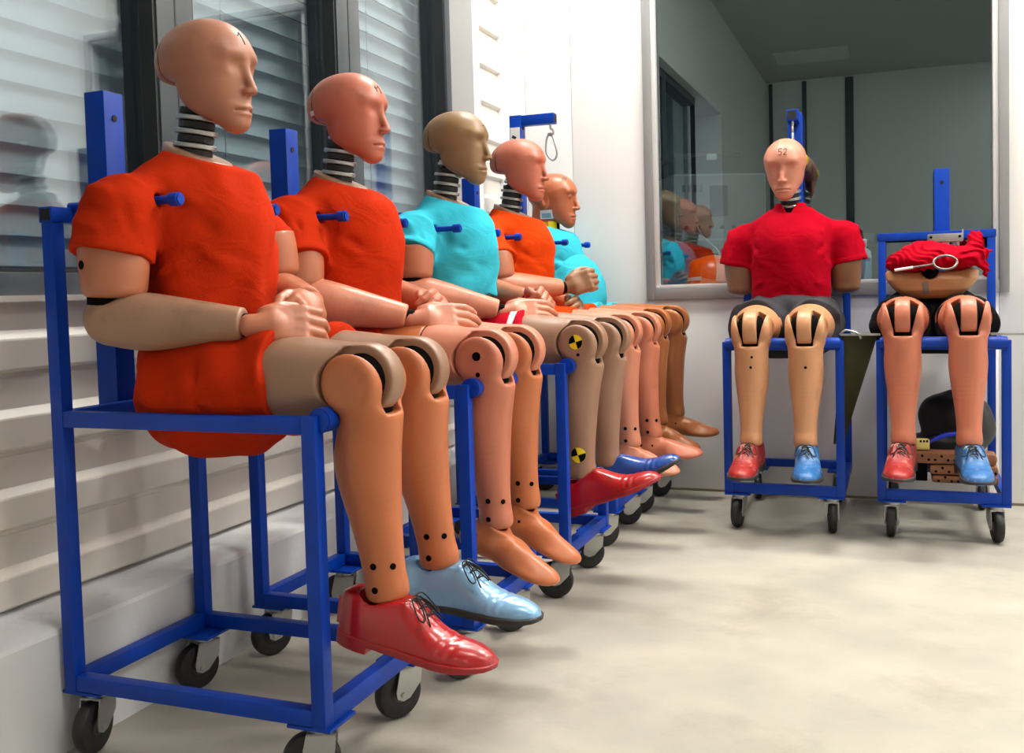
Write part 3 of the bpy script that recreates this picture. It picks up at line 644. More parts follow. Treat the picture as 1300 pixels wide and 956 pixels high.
def trolley(loc, rz, label, mast=1.344, gallows=None, swivel=(0,0,0,0), peg_x=-0.045, pegs=True, mast_y=0.0, sticker=False):
    T = empty('blue_trolley', loc, rz, label, 'trolley', 'blue tube-frame dummy trolleys')
    b = 0.0025
    for s in (-1, 1):
        y0, y1 = (0.1835, 0.2125) if s > 0 else (-0.2125, -0.1835)
        bx('front_leg', (0.271, y0, 0.1305), (0.300, y1, 0.690), m_blue, T, b)
        bx('back_post', (-0.300, y0, 0.1305), (-0.271, y1, 1.056), m_blue, T, b)
        bx('seat_side_rail', (-0.271, y0+0.001, 0.657), (0.271, y1-0.001, 0.688), m_blue, T, b)
        bx('lower_side_rail', (-0.271, y0+0.001, 0.132), (0.271, y1-0.001, 0.163), m_blue, T, b)
        if pegs:
            r_ = rod('arm_peg', (-0.28, s*0.157, 1.090), (peg_x-0.02, s*0.157, 1.090), 0.0080, m_blue, T, 16)
            k = rod('peg_head', (0, 0, 0), (0, 0, 0.026), 0.0130, m_blue, r_, 16, 0.003); L_ = (peg_x-0.02+0.28); k.matrix_local = Matrix.Translation((0, 0, L_/2+0.010))
    bx('crossbar', (-0.303, -0.2145, 1.056), (-0.270, 0.2145, 1.087), m_blue, T, b)
    for s in (-1, 1): bx('open_tube_end', (-0.298, s*0.2150-0.0006, 1.060), (-0.275, s*0.2150+0.0006, 1.083), m_dark, T)
    rod('front_seat_tube', (0.300, -0.2000, 0.681), (0.300, 0.2000, 0.681), 0.0225, m_blue, T, 24, 0.003)
    bx('back_seat_rail', (-0.300, -0.1835, 0.657), (-0.271, 0.1835, 0.688), m_blue, T, b)
    bx('lower_front_rail', (0.271, -0.1835, 0.131), (0.299, 0.1835, 0.168), m_blue, T, b)
    bx('lower_back_rail', (-0.299, -0.1835, 0.132), (-0.271, 0.1835, 0.163), m_blue, T, b)
    if mast:
        bx('mast', (-0.356, mast_y-0.028, 0.650), (-0.303, mast_y+0.028, mast), m_blue, T, b)
        put('mast_hole', cyl_me(0.007, 0.003, 14), m_dark, T, Matrix.Translation((-0.3025, mast_y, mast-0.055)) @ Matrix.Rotation(pi/2, 4, 'Y'))
        if gallows and sticker:
            st = bx('mast_sticker', (-0.352, mast_y-0.0285, mast-0.16), (-0.308, mast_y-0.0278, mast-0.052), m_white, T); put('sticker_mark', box_me(0.02, 0.001, 0.012), m_gask, st, Matrix.Translation((-0.005, -0.0006, 0.012)) @ Matrix.Rotation(0.5, 4, 'Y')); put('sticker_mark', box_me(0.014, 0.001, 0.01), m_blue, st, Matrix.Translation((0.004, -0.0006, -0.022)) @ Matrix.Rotation(1.2, 4, 'Y'))
    if gallows:
        bx('gallows_arm', (-0.303, mast_y-0.022, mast-0.046), (gallows, mast_y+0.022, mast-0.002), m_blue, T, b)
        bx('open_arm_end', (gallows-0.0004, mast_y-0.017, mast-0.041), (gallows+0.0008, mast_y+0.017, mast-0.007), m_dark, T)
        h = put('hanging_hook', tube_me(crom([(0, 0, 0.0), (0, 0, -0.018), (0.010, 0, -0.026), (0.012, 0, -0.040), (0, 0, -0.048), (-0.012, 0, -0.040)], 5), 0.005, 8), m_steel, T, Matrix.Translation((gallows-0.022, mast_y, mast-0.046)))
        put('carabiner', tube_me(crom([(0, 0, -0.040), (-0.018, 0, -0.060), (-0.022, 0, -0.120), (0.006, 0, -0.155), (0.026, 0, -0.130), (0.014, 0, -0.070)], 6, True), 0.0045, 8, True), m_steel, h)
    for (x, y), a in zip(((0.262, -0.165), (0.262, 0.165), (-0.262, -0.165), (-0.262, 0.165)), swivel):
        bx('caster_plate', (x-0.045, y-0.046, 0.1245), (x+0.045, y+0.046, 0.1305), m_blue, T, 0.001)
        c = put('caster', fork_me, m_steel, T, Matrix.Translation((x, y, 0)) @ Matrix.Rotation(radians(a), 4, 'Z') @ Matrix.Diagonal((0.93, 0.93, 0.865, 1)))
        Mw = Matrix.Translation((-0.022, 0, 0.0625)) @ Matrix.Diagonal((0.93, 1, 1, 1)) @ Matrix.Rotation(pi/2, 4, 'X')
        put('wheel', tyre_me, m_rub, c, Mw); put('hub', hub_me, m_hub, c, Mw)
        put('axle_bolt', cyl_me(0.007, 0.056, 8), m_steel, c, Mw)
    return T
TX = -1.205
ROW_Y = [1.695, 2.260, 2.885, 3.490, 4.030]
trolley((-1.2485, ROW_Y[0], 0), 0, 'blue tube trolley nearest the camera, under the dummy in plain orange', 1.344, swivel=(25, 60, 100, 70), peg_x=-0.012)
trolley((TX, ROW_Y[1], 0), 0, 'second blue trolley of the left row, under the bare-footed orange-shirted dummy', 1.347, peg_x=-0.030, swivel=(60, 35, 60, 20), mast_y=0.04)
trolley((-1.180, ROW_Y[2], 0), 0, 'blue trolley under the turquoise-shirted dummy with red shorts', 1.16, peg_x=-0.035, swivel=(10, 25, 60, 20))
trolley((TX, ROW_Y[3], 0), 0, 'fourth blue trolley of the left row, under the pink-legged dummy', 1.335, swivel=(30, 20, 40, 10), mast_y=0.07)
trolley((TX, ROW_Y[4], 0), 0, 'blue trolley with tall gallows mast and carabiner in the corner', 1.655, gallows=-0.155, swivel=(15, 35, 40, 10), mast_y=0.06, pegs=True, sticker=True)
trolley((-0.390, 3.990, 0), -pi/2, 'blue trolley under the seated dummy in the red shirt', 1.60, gallows=-0.20, swivel=(172, 186, 190, 170), pegs=False, mast_y=0.0)
trolley((0.142, 3.990, 0), -pi/2, 'rightmost blue trolley carrying the headless half dummy', 1.334, swivel=(176, 190, 185, 170), pegs=False, mast_y=0.025)
# ------------------------------------------------------------------ the dummies
def skin(name, rgb, rough=0.36, dirt=(96, 64, 48), amt=0.34, vary=0.08): return mat(name, tuple(v*0.945 for v in rgb), rough, vary=vary, scale=6, bump=0.05, bscale=90, blotch=dirt, blotch_amt=amt, blotch_scale=9, blotch_lo=0.58, spec=0.45)
def cloth(name, rgb, vary=0.06): return mat(name, rgb, 0.9, vary=vary, scale=10, bump=0.35, bscale=420, sheen=0.0, spec=0.06, wrinkle=0.20)
SK = dict(taupe=skin('taupe_vinyl', (155, 118, 94)), tan=skin('orange_tan_vinyl', (190, 108, 64)), pink=skin('pink_vinyl', (206, 132, 104)), rose=skin('rose_vinyl', (196, 116, 88)),
          head1=skin('brown_head_vinyl', (168, 110, 84), 0.42), head2=skin('terracotta_head_vinyl', (184, 102, 78), 0.42), head3=skin('olive_head_vinyl', (136, 104, 70), 0.42, (150, 108, 30), 0.75), head5=skin('copper_head_vinyl', (176, 100, 66), 0.34),
          copper=skin('copper_leg_vinyl', (172, 102, 56), 0.30), head6=skin('salmon_head_vinyl', (204, 134, 110), 0.42), peach=skin('peach_leg_vinyl', (206, 150, 108)), brown=skin('brown_arm_vinyl', (150, 108, 78)), arm=skin('warm_arm_vinyl', (186, 114, 82), 0.33), handb=skin('hand_vinyl', (186, 114, 84), 0.36))
m_or = cloth('orange_red_cotton', (178, 42, 10)); m_or2 = cloth('bright_orange_cotton', (198, 60, 9)); m_cy = cloth('turquoise_cotton', (56, 178, 200)); m_red = cloth('crimson_cotton', (164, 2, 28)); m_grey = cloth('charcoal_cotton', (58, 57, 62)); m_blk = cloth('black_cotton', (26, 26, 29)); m_rsh = cloth('red_shorts_cotton', (178, 10, 36))
m_shoe_r = mat('red_leather', (166, 15, 19), 0.28, vary=0.10, scale=12, coat=0.4, blotch=(52, 12, 12), blotch_amt=0.6, blotch_scale=26, blotch_lo=0.57)
m_shoe_rw = mat('worn_red_leather', (150, 26, 24), 0.45, vary=0.2, scale=30, blotch=(190, 150, 130), blotch_amt=0.8, blotch_scale=26, blotch_lo=0.54)
m_shoe_b = mat('pale_blue_leather', (128, 176, 214), 0.28, metal=0.25, vary=0.12, scale=10, coat=0.4, blotch=(40, 70, 104), blotch_amt=0.6, blotch_scale=26, blotch_lo=0.57)
m_shoe_d = mat('deep_blue_leather', (24, 74, 158), 0.25, vary=0.2, scale=14, coat=0.6, blotch=(90, 140, 200), blotch_amt=0.5, blotch_scale=18, blotch_lo=0.62)
m_shoe_w = mat('worn_blue_leather', (34, 98, 160), 0.42, vary=0.25, scale=30, blotch=(160, 186, 196), blotch_amt=0.85, blotch_scale=26, blotch_lo=0.53)
m_soleb = mat('dark_rubber_sole', (40, 38, 38), 0.6, vary=0.1); m_soler = mat('red_leather_sole', (150, 20, 24), 0.4, vary=0.15, blotch=(60, 30, 26), blotch_amt=0.8, blotch_scale=16)
m_lace = mat('black_lace', (18, 17, 17), 0.8); m_mark = mat('ink_marking', (62, 40, 34), 0.8); m_yel = mat('yellow_marker', (244, 214, 10), 0.45, vary=0.02); m_bk = mat('matt_black', (9, 9, 9), 0.9, vary=0.02, spec=0.08); m_ink = mat('black_ink', (20, 14, 14), 0.7)
m_seam = mat('dark_seam', (58, 34, 26), 0.9, vary=0.02)
m_lumbar = mat('lumbar_rubber', (34, 34, 36), 0.5)
def xform(o, d, up=(0, 0, 1), roll=0.0, sx=1.0):
    """frame at o whose +x points along d"""
    x = Vector(d).normalized(); z = Vector(up); y = z.cross(x).normalized(); z = x.cross(y)
    R = Matrix((x, y, z)).transposed().to_4x4()
    return Matrix.Translation(o) @ R @ Matrix.Rotation(roll, 4, 'X') @ Matrix.Diagonal((sx, 1, 1, 1))
def zform(o, d):
    """frame at o whose -z points along d, x kept forward"""
    z = -Vector(d).normalized(); x = Vector((1, 0, 0)); y = z.cross(x).normalized(); x = y.cross(z)
    return Matrix.Translation(o) @ Matrix((x, y, z)).transposed().to_4x4()
def surf(fn, o, d, far=0.2):
    """first point of the surface fn=0 met from o+far*d looking along -d"""
    o = np.array(o, float); d = np.array(d, float); t = far
    for _ in range(200):
        q = o + d*t; v = float(np.asarray(fn((np.float64(q[0]), np.float64(q[1]), np.float64(q[2])))))
        if v < 2e-4 or t < -0.2: break
        t -= max(v*0.5, 2e-4)
    return Vector(o + d*t)
HEADF = lambda p: head_sdf(p)
def stroke(pts, fn, d=(1, 0, 0), r=0.0010, off=0.0003):
    out = []
    P = [Vector(q) for q in pts]
    for a, b in zip(P, P[1:]):
        for k in range(5): out.append(a.lerp(b, k/5))
    out.append(P[-1])
    return tube_me([surf(fn, q, d) + Vector(d)*off for q in out], r, 6)
GL = {'5': [[(0.006, 0.010), (-0.004, 0.010), (-0.004, 0.001), (0.002, 0.003), (0.006, -0.003), (0.003, -0.010), (-0.005, -0.009)]], '2': [[(-0.005, 0.006), (0.0, 0.010), (0.005, 0.006), (0.003, 0.0), (-0.005, -0.010), (0.006, -0.010)]],
      '1': [[(-0.008, 0.004), (0.0, 0.013), (0.001, -0.013)]], 'x': [[(-0.006, 0.002), (0.007, 0.003)], [(0.001, 0.010), (-0.001, -0.010)]], 'l': [[(-0.007, 0.0), (0.007, 0.001)]]}
def marking(parent, text, y0, z0, size=1.0, m=None, r=0.0010):
    """pen strokes drawn on the forehead (y grows to the dummy's left: to the viewer's right)"""
    for i, ch in enumerate(text):
        yy = y0 + (i - (len(text)-1)/2)*0.017*size
        for st in GL[ch]: put('pen_mark', stroke([(0, yy + a*size, z0 + b*size) for a, b in st], HEADF, r=r), m or m_mark, parent)
def patch_me(fn, o, d, u, w, h, n=6, off=0.0006):
    d = Vector(d); u = Vector(u); v = d.cross(u); bm = bmesh.new(); g = []
    for i in range(n+1): g.append([bm.verts.new(surf(fn, Vector(o) + u*(i/n-0.5)*w + v*(j/n-0.5)*h, d) + d*off) for j in range(n+1)])
    for i in range(n):
        for j in range(n): bm.faces.new((g[i][j], g[i+1][j], g[i+1][j+1], g[i][j+1]))
    return mesh_from(bm, 'sticker', True)
def disc_me(fn, o, d, u, r, a0, a1, off, n=12):
    d = Vector(d); u = Vector(u); v = d.cross(u); bm = bmesh.new(); g = []
    for i in range(4):
        g.append([bm.verts.new(surf(fn, Vector(o) + (u*cos(a0+(a1-a0)*k/n) + v*sin(a0+(a1-a0)*k/n))*r*max(i/3, 0.01), d) + d*off) for k in range(n+1)])
    for i in range(3):
        for k in range(n): bm.faces.new((g[i][k], g[i][k+1], g[i+1][k+1], g[i+1][k]))
    return mesh_from(bm, 'disc', True)
def target(parent, fn, o, d, r=0.022):
    t = put('target_marker', disc_me(fn, o, d, (0, 0, 1), r, 0, 2*pi, 0.0007, 28), m_yel, parent)
    for a in (0.0, pi): put('black_quadrant', disc_me(fn, o, d, (0, 0, 1), r*0.98, a+0.35, a+pi/2+0.35, 0.0013, 8), m_bk, t)
def hole(parent, fn, o, d, r=0.006, m=None):
    q = surf(fn, o, d); put('bolt_hole', cyl_me(r, 0.004, 14), m or m_bk, parent, Matrix.Translation(q - Vector(d)*0.0012) @ Vector(d).to_track_quat('Z', 'Y').to_matrix().to_4x4())
_collar = {}
def collar_sdf(p):
    d = cone(p, (-0.125, 0, 1.10), (-0.122, 0, 1.235), 0.085, 0.062)
    d = smax(d, (p[0]+0.125)*0.42 + (p[2]-1.203), 0.003)
    return smax(d, 1.12-p[2], 0.002)
ME['chest_collar'] = nets(collar_sdf, (-0.23, -0.10, 1.11), (-0.03, 0.10, 1.26), 0.004, 'chest_collar')
FARMF, SHINF, UARMF, THIGHF = farm_sdf, shin_sdf, uarm_sdf, thigh_sdf
def leg(D, s, o, thigh_m, shin_m, foot, foot_m, sole_m=None, knee=None, ankle_dx=0.035, pitch=8.0, yaw=0.0, holes=(), thigh2=None, lace=True, targets=(), SL=0.403):
    k = Vector(knee or (0.325, s*0.110, 0.748)); a = k + Vector((ankle_dx, 0, -SL))
    hip = Vector((k.x-0.39, s*0.098, 0.742))
    th = put('thigh', ME['thigh'], thigh_m, D, xform(k, k-hip))
    if thigh2: 
        put('upper_thigh_flesh', ME['thigh2'], thigh2, th); put('thigh_seam', ME['thigh_seam'], m_bk, th)
    Ms = zform(k, a-k); sh = put('shin', ME['shin'], shin_m, D, Ms @ Matrix.Diagonal((1, 1, SL/0.403, 1)))
    put('knee_joint', ME['knee_joint'], m_bk, th, Matrix.Identity(4))
    for q, d, r in holes: hole(sh, SHINF, q, d, r)
    for q, d, r in targets: target(sh, SHINF, q, d, r)
    Mf = Matrix.Translation(a + Vector((0.004 if foot == 'shoe' else -0.006, 0, 0.004))) @ Matrix.Rotation(radians(yaw), 4, 'Z') @ Matrix.Rotation(radians(pitch), 4, 'Y')
    mir = Matrix.Diagonal((1, 1, 1, 1))
    if foot == 'shoe':
        f = put('shoe', ME['shoe_upper'] if s > 0 else ME['shoe_upper_m'], foot_m, D, Mf @ Matrix.Diagonal((0.965, 1.0, 1.0, 1)))
        put('sole', ME['sole'] if s > 0 else ME['sole_m'], sole_m, f)
        if lace: put('laces', ME['laces'], m_lace, f)
    else:
        f = put('foot', ME['foot'] if s > 0 else ME['foot_m'], foot_m, D, Mf)
        for hx, hy in ((-0.02, 1), (0.02, 1)): hole(f, foot_sdf, (hx, 0, -0.028), (0, -1, 0), 0.004)
    return th, sh
for nm in ('shoe_upper', 'sole', 'foot'): ME[nm+'_m'] = mirrored(ME[nm])
ME['thigh2'] = nets(lambda p: np.maximum(thigh_sdf(p) - 0.0015, p[0]+0.150), (-0.41, -0.10, -0.10), (-0.14, 0.10, 0.10), 0.0045, 'thigh2')
ME['thigh_seam'] = nets(lambda p: np.maximum(thigh_sdf(p) - 0.0006, np.abs(p[0]+0.148)-0.002), (-0.16, -0.10, -0.10), (-0.135, 0.10, 0.10), 0.0022, 'thigh_seam')
def arm(D, s, Sh, E, Wr, um, fm, hm, hyaw, hroll, hpose, hpitch=0.0, holes=()):
    Sh, E, Wr = Vector(Sh), Vector(E), Vector(Wr)
    u = put('upper_arm', ME['upper_arm'], um, D, zform(Sh, E-Sh))
    for q, d, r in holes: hole(u, UARMF, q, d, r)
    put('elbow_joint', cyl_me(0.046, 0.05, 24, None, 0.008), m_bk, D, align(Sh + (E-Sh).normalized()*0.195, Sh + (E-Sh).normalized()*0.232))
    put('forearm', ME['forearm'], fm, D, xform(E, Wr-E, sx=(Wr-E).length/0.25))
    fd = (Wr-E).normalized()
    put('wrist_joint', ME['wrist_joint'], m_bk, D, align(Wr - fd*0.004, Wr + fd*0.018))
    a = radians(hyaw)*(-s); hd = Vector((cos(a)*cos(radians(hpitch)), sin(a)*cos(radians(hpitch)), -sin(radians(hpitch))))
    put('hand', ME[hpose if s < 0 else hpose+'_m'], hm, D, xform(Wr + fd*0.022, hd, roll=radians(hroll)*(-s)))
def head(D, m, loc=(-0.090, 0, 1.375), rot=(0, 0, 0), neck=True, cap_m=None, base=(-0.128, 0, 1.190), lean=9.0, real=False):
    M = Matrix.Translation(loc) @ Euler([radians(v) for v in rot]).to_matrix().to_4x4()
    h = put('head', ME['head_real' if real else 'head'], m, D, M)
    if not real: put('skull_cap', ME['skull_cap'], cap_m or m, h); put('skull_seam', ME['skull_seam'], m_seam, h)
    if neck:
        n = put('neck', ME['neck_core'], m_rub, D, Matrix.Translation(base) @ Matrix.Rotation(radians(lean), 4, 'Y'))
        for z in (0.024, 0.052, 0.080): put('neck_disc', ME['neck_disc'], m_steel, n, Matrix.Translation((0, 0, z)))
        put('neck_cap', ME['neck_cap'], m_steel, n, Matrix.Translation((0, 0, 0.116)))
    return h
def dummy(loc, rz, label):
    return empty('crash_test_dummy', loc, rz, label, 'dummy', 'seated crash test dummies')
PEG = lambda s: (((-0.33, s*0.157, 1.090), (0.03, s*0.157, 1.090)), 0.012)
ANK = [((0, 0, -0.335), (0, -1, 0), 0.0062), ((0, 0, -0.378), (0, -1, 0), 0.0062), ((0, 0, -0.338), (0.80, -0.6, 0), 0.006)]
KN = [((-0.006, 0, 0.004), (0, -1, 0), 0.0105), ((-0.004, 0, -0.038), (0, -1, 0), 0.0055)]
DX = -1.22
# 1 nearest: orange shirt and shorts
D = dummy((DX, ROW_Y[0], 0), 0, 'nearest seated crash dummy in orange shirt with taupe forearms, facing right')
h = head(D, SK['head1']); marking(h, '1', -0.006, 0.042, 1.0); 
put('chest_collar', ME['chest_collar'], SK['taupe'], D)
put('shirt', make_shirt({'seed': 1, 'cw': 0.91, 'la': 0.172, 'hemz': 0.78, 'sleeve': ((-0.158, -0.213, 0.985), (-0.098, 0.198, 0.995)), 'pegs': [PEG(-1), PEG(1)], 'amp': 0.010}), m_or, D); put('shorts', make_shorts({'seed': 3, 'sag': 0.575, 'amp': 0.016}), m_or, D)
arm(D, -1, (-0.155, -0.208, 1.117), (-0.160, -0.214, 0.868), (0.088, -0.150, 0.850), SK['arm'], SK['taupe'], SK['handb'], 42, 62, 'hand_curled', 2, [((0, 0, -0.150), (-0.30, -0.954, 0), 0.0085)])
arm(D, 1, (-0.122, 0.188, 1.148), (-0.078, 0.198, 0.905), (0.085, 0.075, 0.888), SK['arm'], SK['arm'], SK['handb'], 66, 50, 'hand_fist', 10)
leg(D, -1, None, SK['taupe'], SK['tan'], 'shoe', m_shoe_r, m_soler, holes=ANK, pitch=9, ankle_dx=0.021)
leg(D, 1, None, SK['taupe'], SK['tan'], 'shoe', m_shoe_b, m_soleb, holes=ANK+KN, knee=(0.312, 0.110, 0.748), pitch=5)
# 2: orange shirt, pink legs, bare feet
D = dummy((DX, ROW_Y[1], 0), 0, 'second seated crash dummy from the camera, orange shirt, bare feet, sticker on nape')
h = head(D, SK['head2'], (-0.092, 0, 1.376)); marking(h, 'x1', -0.010, 0.040, 0.8)
put('sticker', patch_me(HEADF, (-0.068, 0, -0.014), (0, -1, 0), (1, 0, 0), 0.016, 0.011), m_white, h)
put('chest_collar', ME['chest_collar'], SK['taupe'], D)
put('shirt', make_shirt({'seed': 2, 'la': 0.172, 'sl_r': 0.081, 'hemz': 0.77, 'pegs': [PEG(-1), PEG(1)], 'amp': 0.009, 'sleeve': ((-0.116, -0.222, 0.978), (-0.152, 0.184, 1.030))}), m_or, D); put('shorts', make_shorts({'seed': 5, 'sag': 0.64, 'cuff': 0.085}), m_or, D)
arm(D, -1, (-0.140, -0.208, 1.122), (-0.112, -0.225, 0.900), (0.125, -0.130, 0.842), SK['arm'], SK['pink'], SK['pink'], 34, 55, 'hand_relaxed', 0, [((0, 0, -0.178), (-0.3, -0.95, 0), 0.0085)])
arm(D, 1, (-0.150, 0.180, 1.150), (-0.120, 0.190, 0.900), (0.080, 0.100, 0.870), SK['brown'], SK['arm'], SK['rose'], 58, 50, 'hand_curled', -6)
leg(D, -1, None, SK['pink'], SK['rose'], 'foot', SK['tan'], holes=ANK+KN, knee=(0.330, -0.108, 0.748), pitch=20, thigh2=SK['tan'], ankle_dx=0.0)
leg(D, 1, None, SK['pink'], SK['tan'], 'foot', SK['tan'], holes=ANK, knee=(0.322, 0.108, 0.748), pitch=26, thigh2=SK['tan'], ankle_dx=0.0)
# 3: turquoise shirt, red shorts
D = dummy((DX+0.015, ROW_Y[2], 0), 0, 'seated crash dummy with olive-brown head, turquoise shirt and red shorts')
h = head(D, SK['head3'], (-0.085, 0, 1.376)); marking(h, 'l', -0.010, 0.036, 0.8)
put('chest_collar', ME['chest_collar'], SK['taupe'], D)
put('shirt', make_shirt({'seed': 4, 'la': 0.172, 'sl_r': 0.081, 'hemz': 0.892, 'hem_slope': -0.03, 'pegs': [PEG(-1), PEG(1)], 'amp': 0.009, 'sleeve': ((-0.148, -0.226, 1.015), (-0.152, 0.184, 1.030))}), m_cy, D)
put('lumbar_spine', nets(lambda p: ell(p, (-0.095, 0, 0.85), (0.118, 0.15, 0.15)) + 0.004*np.sin(p[1]*160.0), (-0.23, -0.17, 0.80), (0.04, 0.17, 0.93), 0.005, 'lumbar'), m_lumbar, D)
so = put('shorts', make_shorts({'seed': 6, 'sag': 0.62, 'cuff': 0.185, 'cuff_r': 0.100, 'amp': 0.014}), m_rsh, D)
for s in (-1, 1): put('white_stripe', nets(lambda p: np.maximum(np.maximum(shorts_sdf(p, {'seed': 6, 'sag': 0.62, 'cuff': 0.185, 'cuff_r': 0.100, 'amp': 0.014}) - 0.0016, np.abs(p[0]-0.150)-0.011), -s*p[1]+0.012), (0.13, -0.22, 0.62), (0.17, 0.22, 0.87), 0.004, 'stripe'), m_white, so)
arm(D, -1, (-0.150, -0.212, 1.150), (-0.135, -0.235, 0.905), (0.098, -0.140, 0.842), SK['arm'], SK['pink'], SK['pink'], 30, 55, 'hand_relaxed', 0, [((0, 0, -0.160), (-0.1, -1, 0), 0.0085)])
arm(D, 1, (-0.150, 0.180, 1.150), (-0.110, 0.190, 0.900), (0.110, 0.080, 0.872), SK['brown'], SK['arm'], SK['handb'], 40, 50, 'hand_fist', -4)
leg(D, -1, None, SK['taupe'], SK['taupe'], 'shoe', m_shoe_r, m_soler, knee=(0.357, -0.108, 0.748), ankle_dx=-0.022, pitch=-20, targets=[((-0.008, 0, 0.0), (0, -1, 0), 0.021), ((0, 0, -0.330), (0, -1, 0), 0.0225)], holes=[((0.0, 0, -0.036), (0, -1, 0), 0.005)], lace=False)
leg(D, 1, None, SK['taupe'], SK['taupe'], 'shoe', m_shoe_d, m_soleb, knee=(0.370, 0.108, 0.748), ankle_dx=-0.02, pitch=-24, lace=False)
# 4: orange shirt, pink legs
D = dummy((DX, ROW_Y[3], 0), 0, 'fourth seated crash dummy, bright orange shirt, terracotta head without shoes')
h = head(D, SK['head2'], (-0.090, 0, 1.370)); marking(h, 'l', -0.010, 0.036, 0.7)
put('chest_collar', ME['chest_collar'], SK['taupe'], D)
put('shirt', make_shirt({'seed': 7, 'la': 0.172, 'sl_r': 0.081, 'hemz': 0.77, 'pegs': [PEG(-1), PEG(1)], 'amp': 0.008, 'sleeve': ((-0.100, -0.226, 0.995), (-0.152, 0.184, 1.030))}), m_or2, D); put('shorts', make_shorts({'seed': 8, 'sag': 0.64, 'cuff': 0.16}), m_or2, D)
arm(D, -1, (-0.140, -0.210, 1.136), (-0.085, -0.235, 0.915), (0.085, -0.060, 0.905), SK['arm'], SK['arm'], SK['brown'], 20, 80, 'hand_fist', -18)
arm(D, 1, (-0.150, 0.180, 1.150), (-0.110, 0.190, 0.890), (0.080, 0.080, 0.840), SK['brown'], SK['arm'], SK['brown'], 62, 60, 'hand_curled', -2)
leg(D, -1, None, SK['pink'], SK['pink'], 'foot', SK['pink'], holes=KN+ANK, knee=(0.328, -0.108, 0.746), pitch=8, ankle_dx=0.01)
leg(D, 1, None, SK['pink'], SK['rose'], 'foot', SK['rose'], holes=ANK, knee=(0.345, 0.108, 0.746), pitch=0, ankle_dx=0.02)
# 5: corner dummy with a modelled face
D = dummy((DX, ROW_Y[4], 0), 0, 'corner crash dummy with modelled face and white neck sticker, turquoise shirt')
h = head(D, SK['head5'], (-0.140, 0, 1.300), neck=False, real=True)
REALF = lambda p: head_sdf(p, None, True)
put('sticker', patch_me(REALF, (-0.010, 0, -0.085), (0, -1, 0), (1, 0, 0), 0.056, 0.036), m_white, h); put('sticker_print', patch_me(REALF, (-0.010, 0, -0.090), (0, -1, 0), (1, 0, 0), 0.042, 0.020, 6, 0.0012), mat('pale_blue_print', (150, 178, 200), 0.6), h)
put('forehead_patch', patch_me(REALF, (0.05, -0.026, 0.052), (0.75, -0.35, 0.56), (0, 0.85, 0.53), 0.022, 0.020, 5, 0.0005), mat('grey_smudge', (112, 82, 72), 0.7), h)
nk = put('neck_band', lathe_me([(0.058,-0.020),(0.064,-0.020),(0.065,0.0),(0.062,0.020),(0.056,0.020)], 36), mat('orange_band', (226, 140, 20), 0.6), D, Matrix.Translation((-0.183, 0, 1.165)))
def band_arc(a0, a1, nm, m): 
    bm = bmesh.new(); r = 0.0675; A = []
    for i in range(9):
        a = a0+(a1-a0)*i/8; A.append([bm.verts.new((rr*cos(a), rr*sin(a), z)) for rr, z in ((0.0655, -0.022), (r, -0.022), (r, 0.022), (0.0655, 0.022))])
    for P, Q in zip(A, A[1:]):
        for k in range(4): bm.faces.new((P[k], P[(k+1) % 4], Q[(k+1) % 4], Q[k]))
    bm.faces.new(A[0]); bm.faces.new(A[-1][::-1]); bmesh.ops.recalc_face_normals(bm, faces=bm.faces[:]); put(nm, mesh_from(bm, nm), m, nk)
band_arc(-0.95, -0.30, 'yellow_tab', m_yel); band_arc(-0.28, 0.35, 'black_buckle', m_bk)
put('shirt', make_shirt({'seed': 9, 'hemz': 0.78, 'amp': 0.008, 'neck_r': 0.060, 'sleeve': ((-0.12, -0.225, 1.02), (-0.12, 0.205, 1.02))}), m_cy, D, Matrix.Translation((-0.05, 0, -0.02)))
put('belly', nets(lambda p: folds(p, ell(p, (-0.075, 0, 0.87), (0.155, 0.17, 0.19)), 12, 0.008), (-0.25, -0.19, 0.69), (0.10, 0.19, 1.07), 0.006, 'belly'), m_cy, D)
put('shorts', make_shorts({'seed': 11, 'sag': 0.64, 'cuff': 0.10}), m_cy, D)
for s in (-1, 1): put('upper_arm', ME['arm_stump'], SK['copper'], D, zform((-0.20, s*0.205, 1.09), (0.12, 0, -0.8)))
leg(D, -1, None, SK['copper'], SK['copper'], 'foot', SK['copper'], holes=KN, knee=(0.315, -0.108, 0.752), pitch=12, ankle_dx=0.0)
leg(D, 1, None, SK['copper'], SK['copper'], 'foot', SK['copper'], holes=KN, knee=(0.345, 0.108, 0.756), pitch=4, ankle_dx=-0.005)
# 6: red polo shirt, no forearms
D = dummy((-0.395, 4.010, 0), -pi/2, 'crash dummy numbered 52 in a red collared shirt, arms ending at the elbows')
h = head(D, SK['head6'], (-0.075, -0.012, 1.378), (0, 11, -3), neck=True, base=(-0.120, 0, 1.185), lean=12)
marking(h, '52', 0.004, 0.046, 1.15, m_ink, 0.0013)
put('ear_marker', disc_me(HEADF, (-0.008, 0, 0.0), (0, 1, 0), (0, 0, 1), 0.018, 0, 2*pi, 0.006, 20), m_yel, h)
put('ear_pad', nets(lambda p: ell(p, (-0.008, 0.077, 0.0), (0.018, 0.006, 0.022)), (-0.03, 0.06, -0.03), (0.02, 0.09, 0.03), 0.002, 'ear_pad'), m_yel, h)
put('shirt', make_shirt({'seed': 13, 'hemz': 0.775, 'amp': 0.007, 'collar': True, 'sleeve': ((-0.155, -0.212, 0.975), (-0.155, 0.212, 0.975))}), m_red, D)
put('shorts', make_shorts({'seed': 14, 'sag': 0.635, 'cuff': 0.20, 'cuff_r': 0.099}), m_grey, D)
for s, m in ((-1, SK['taupe']), (1, SK['brown'])): put('upper_arm', ME['arm_stump'], m, D, zform((-0.150, s*0.205, 1.125), (-0.02, 0, -1)))
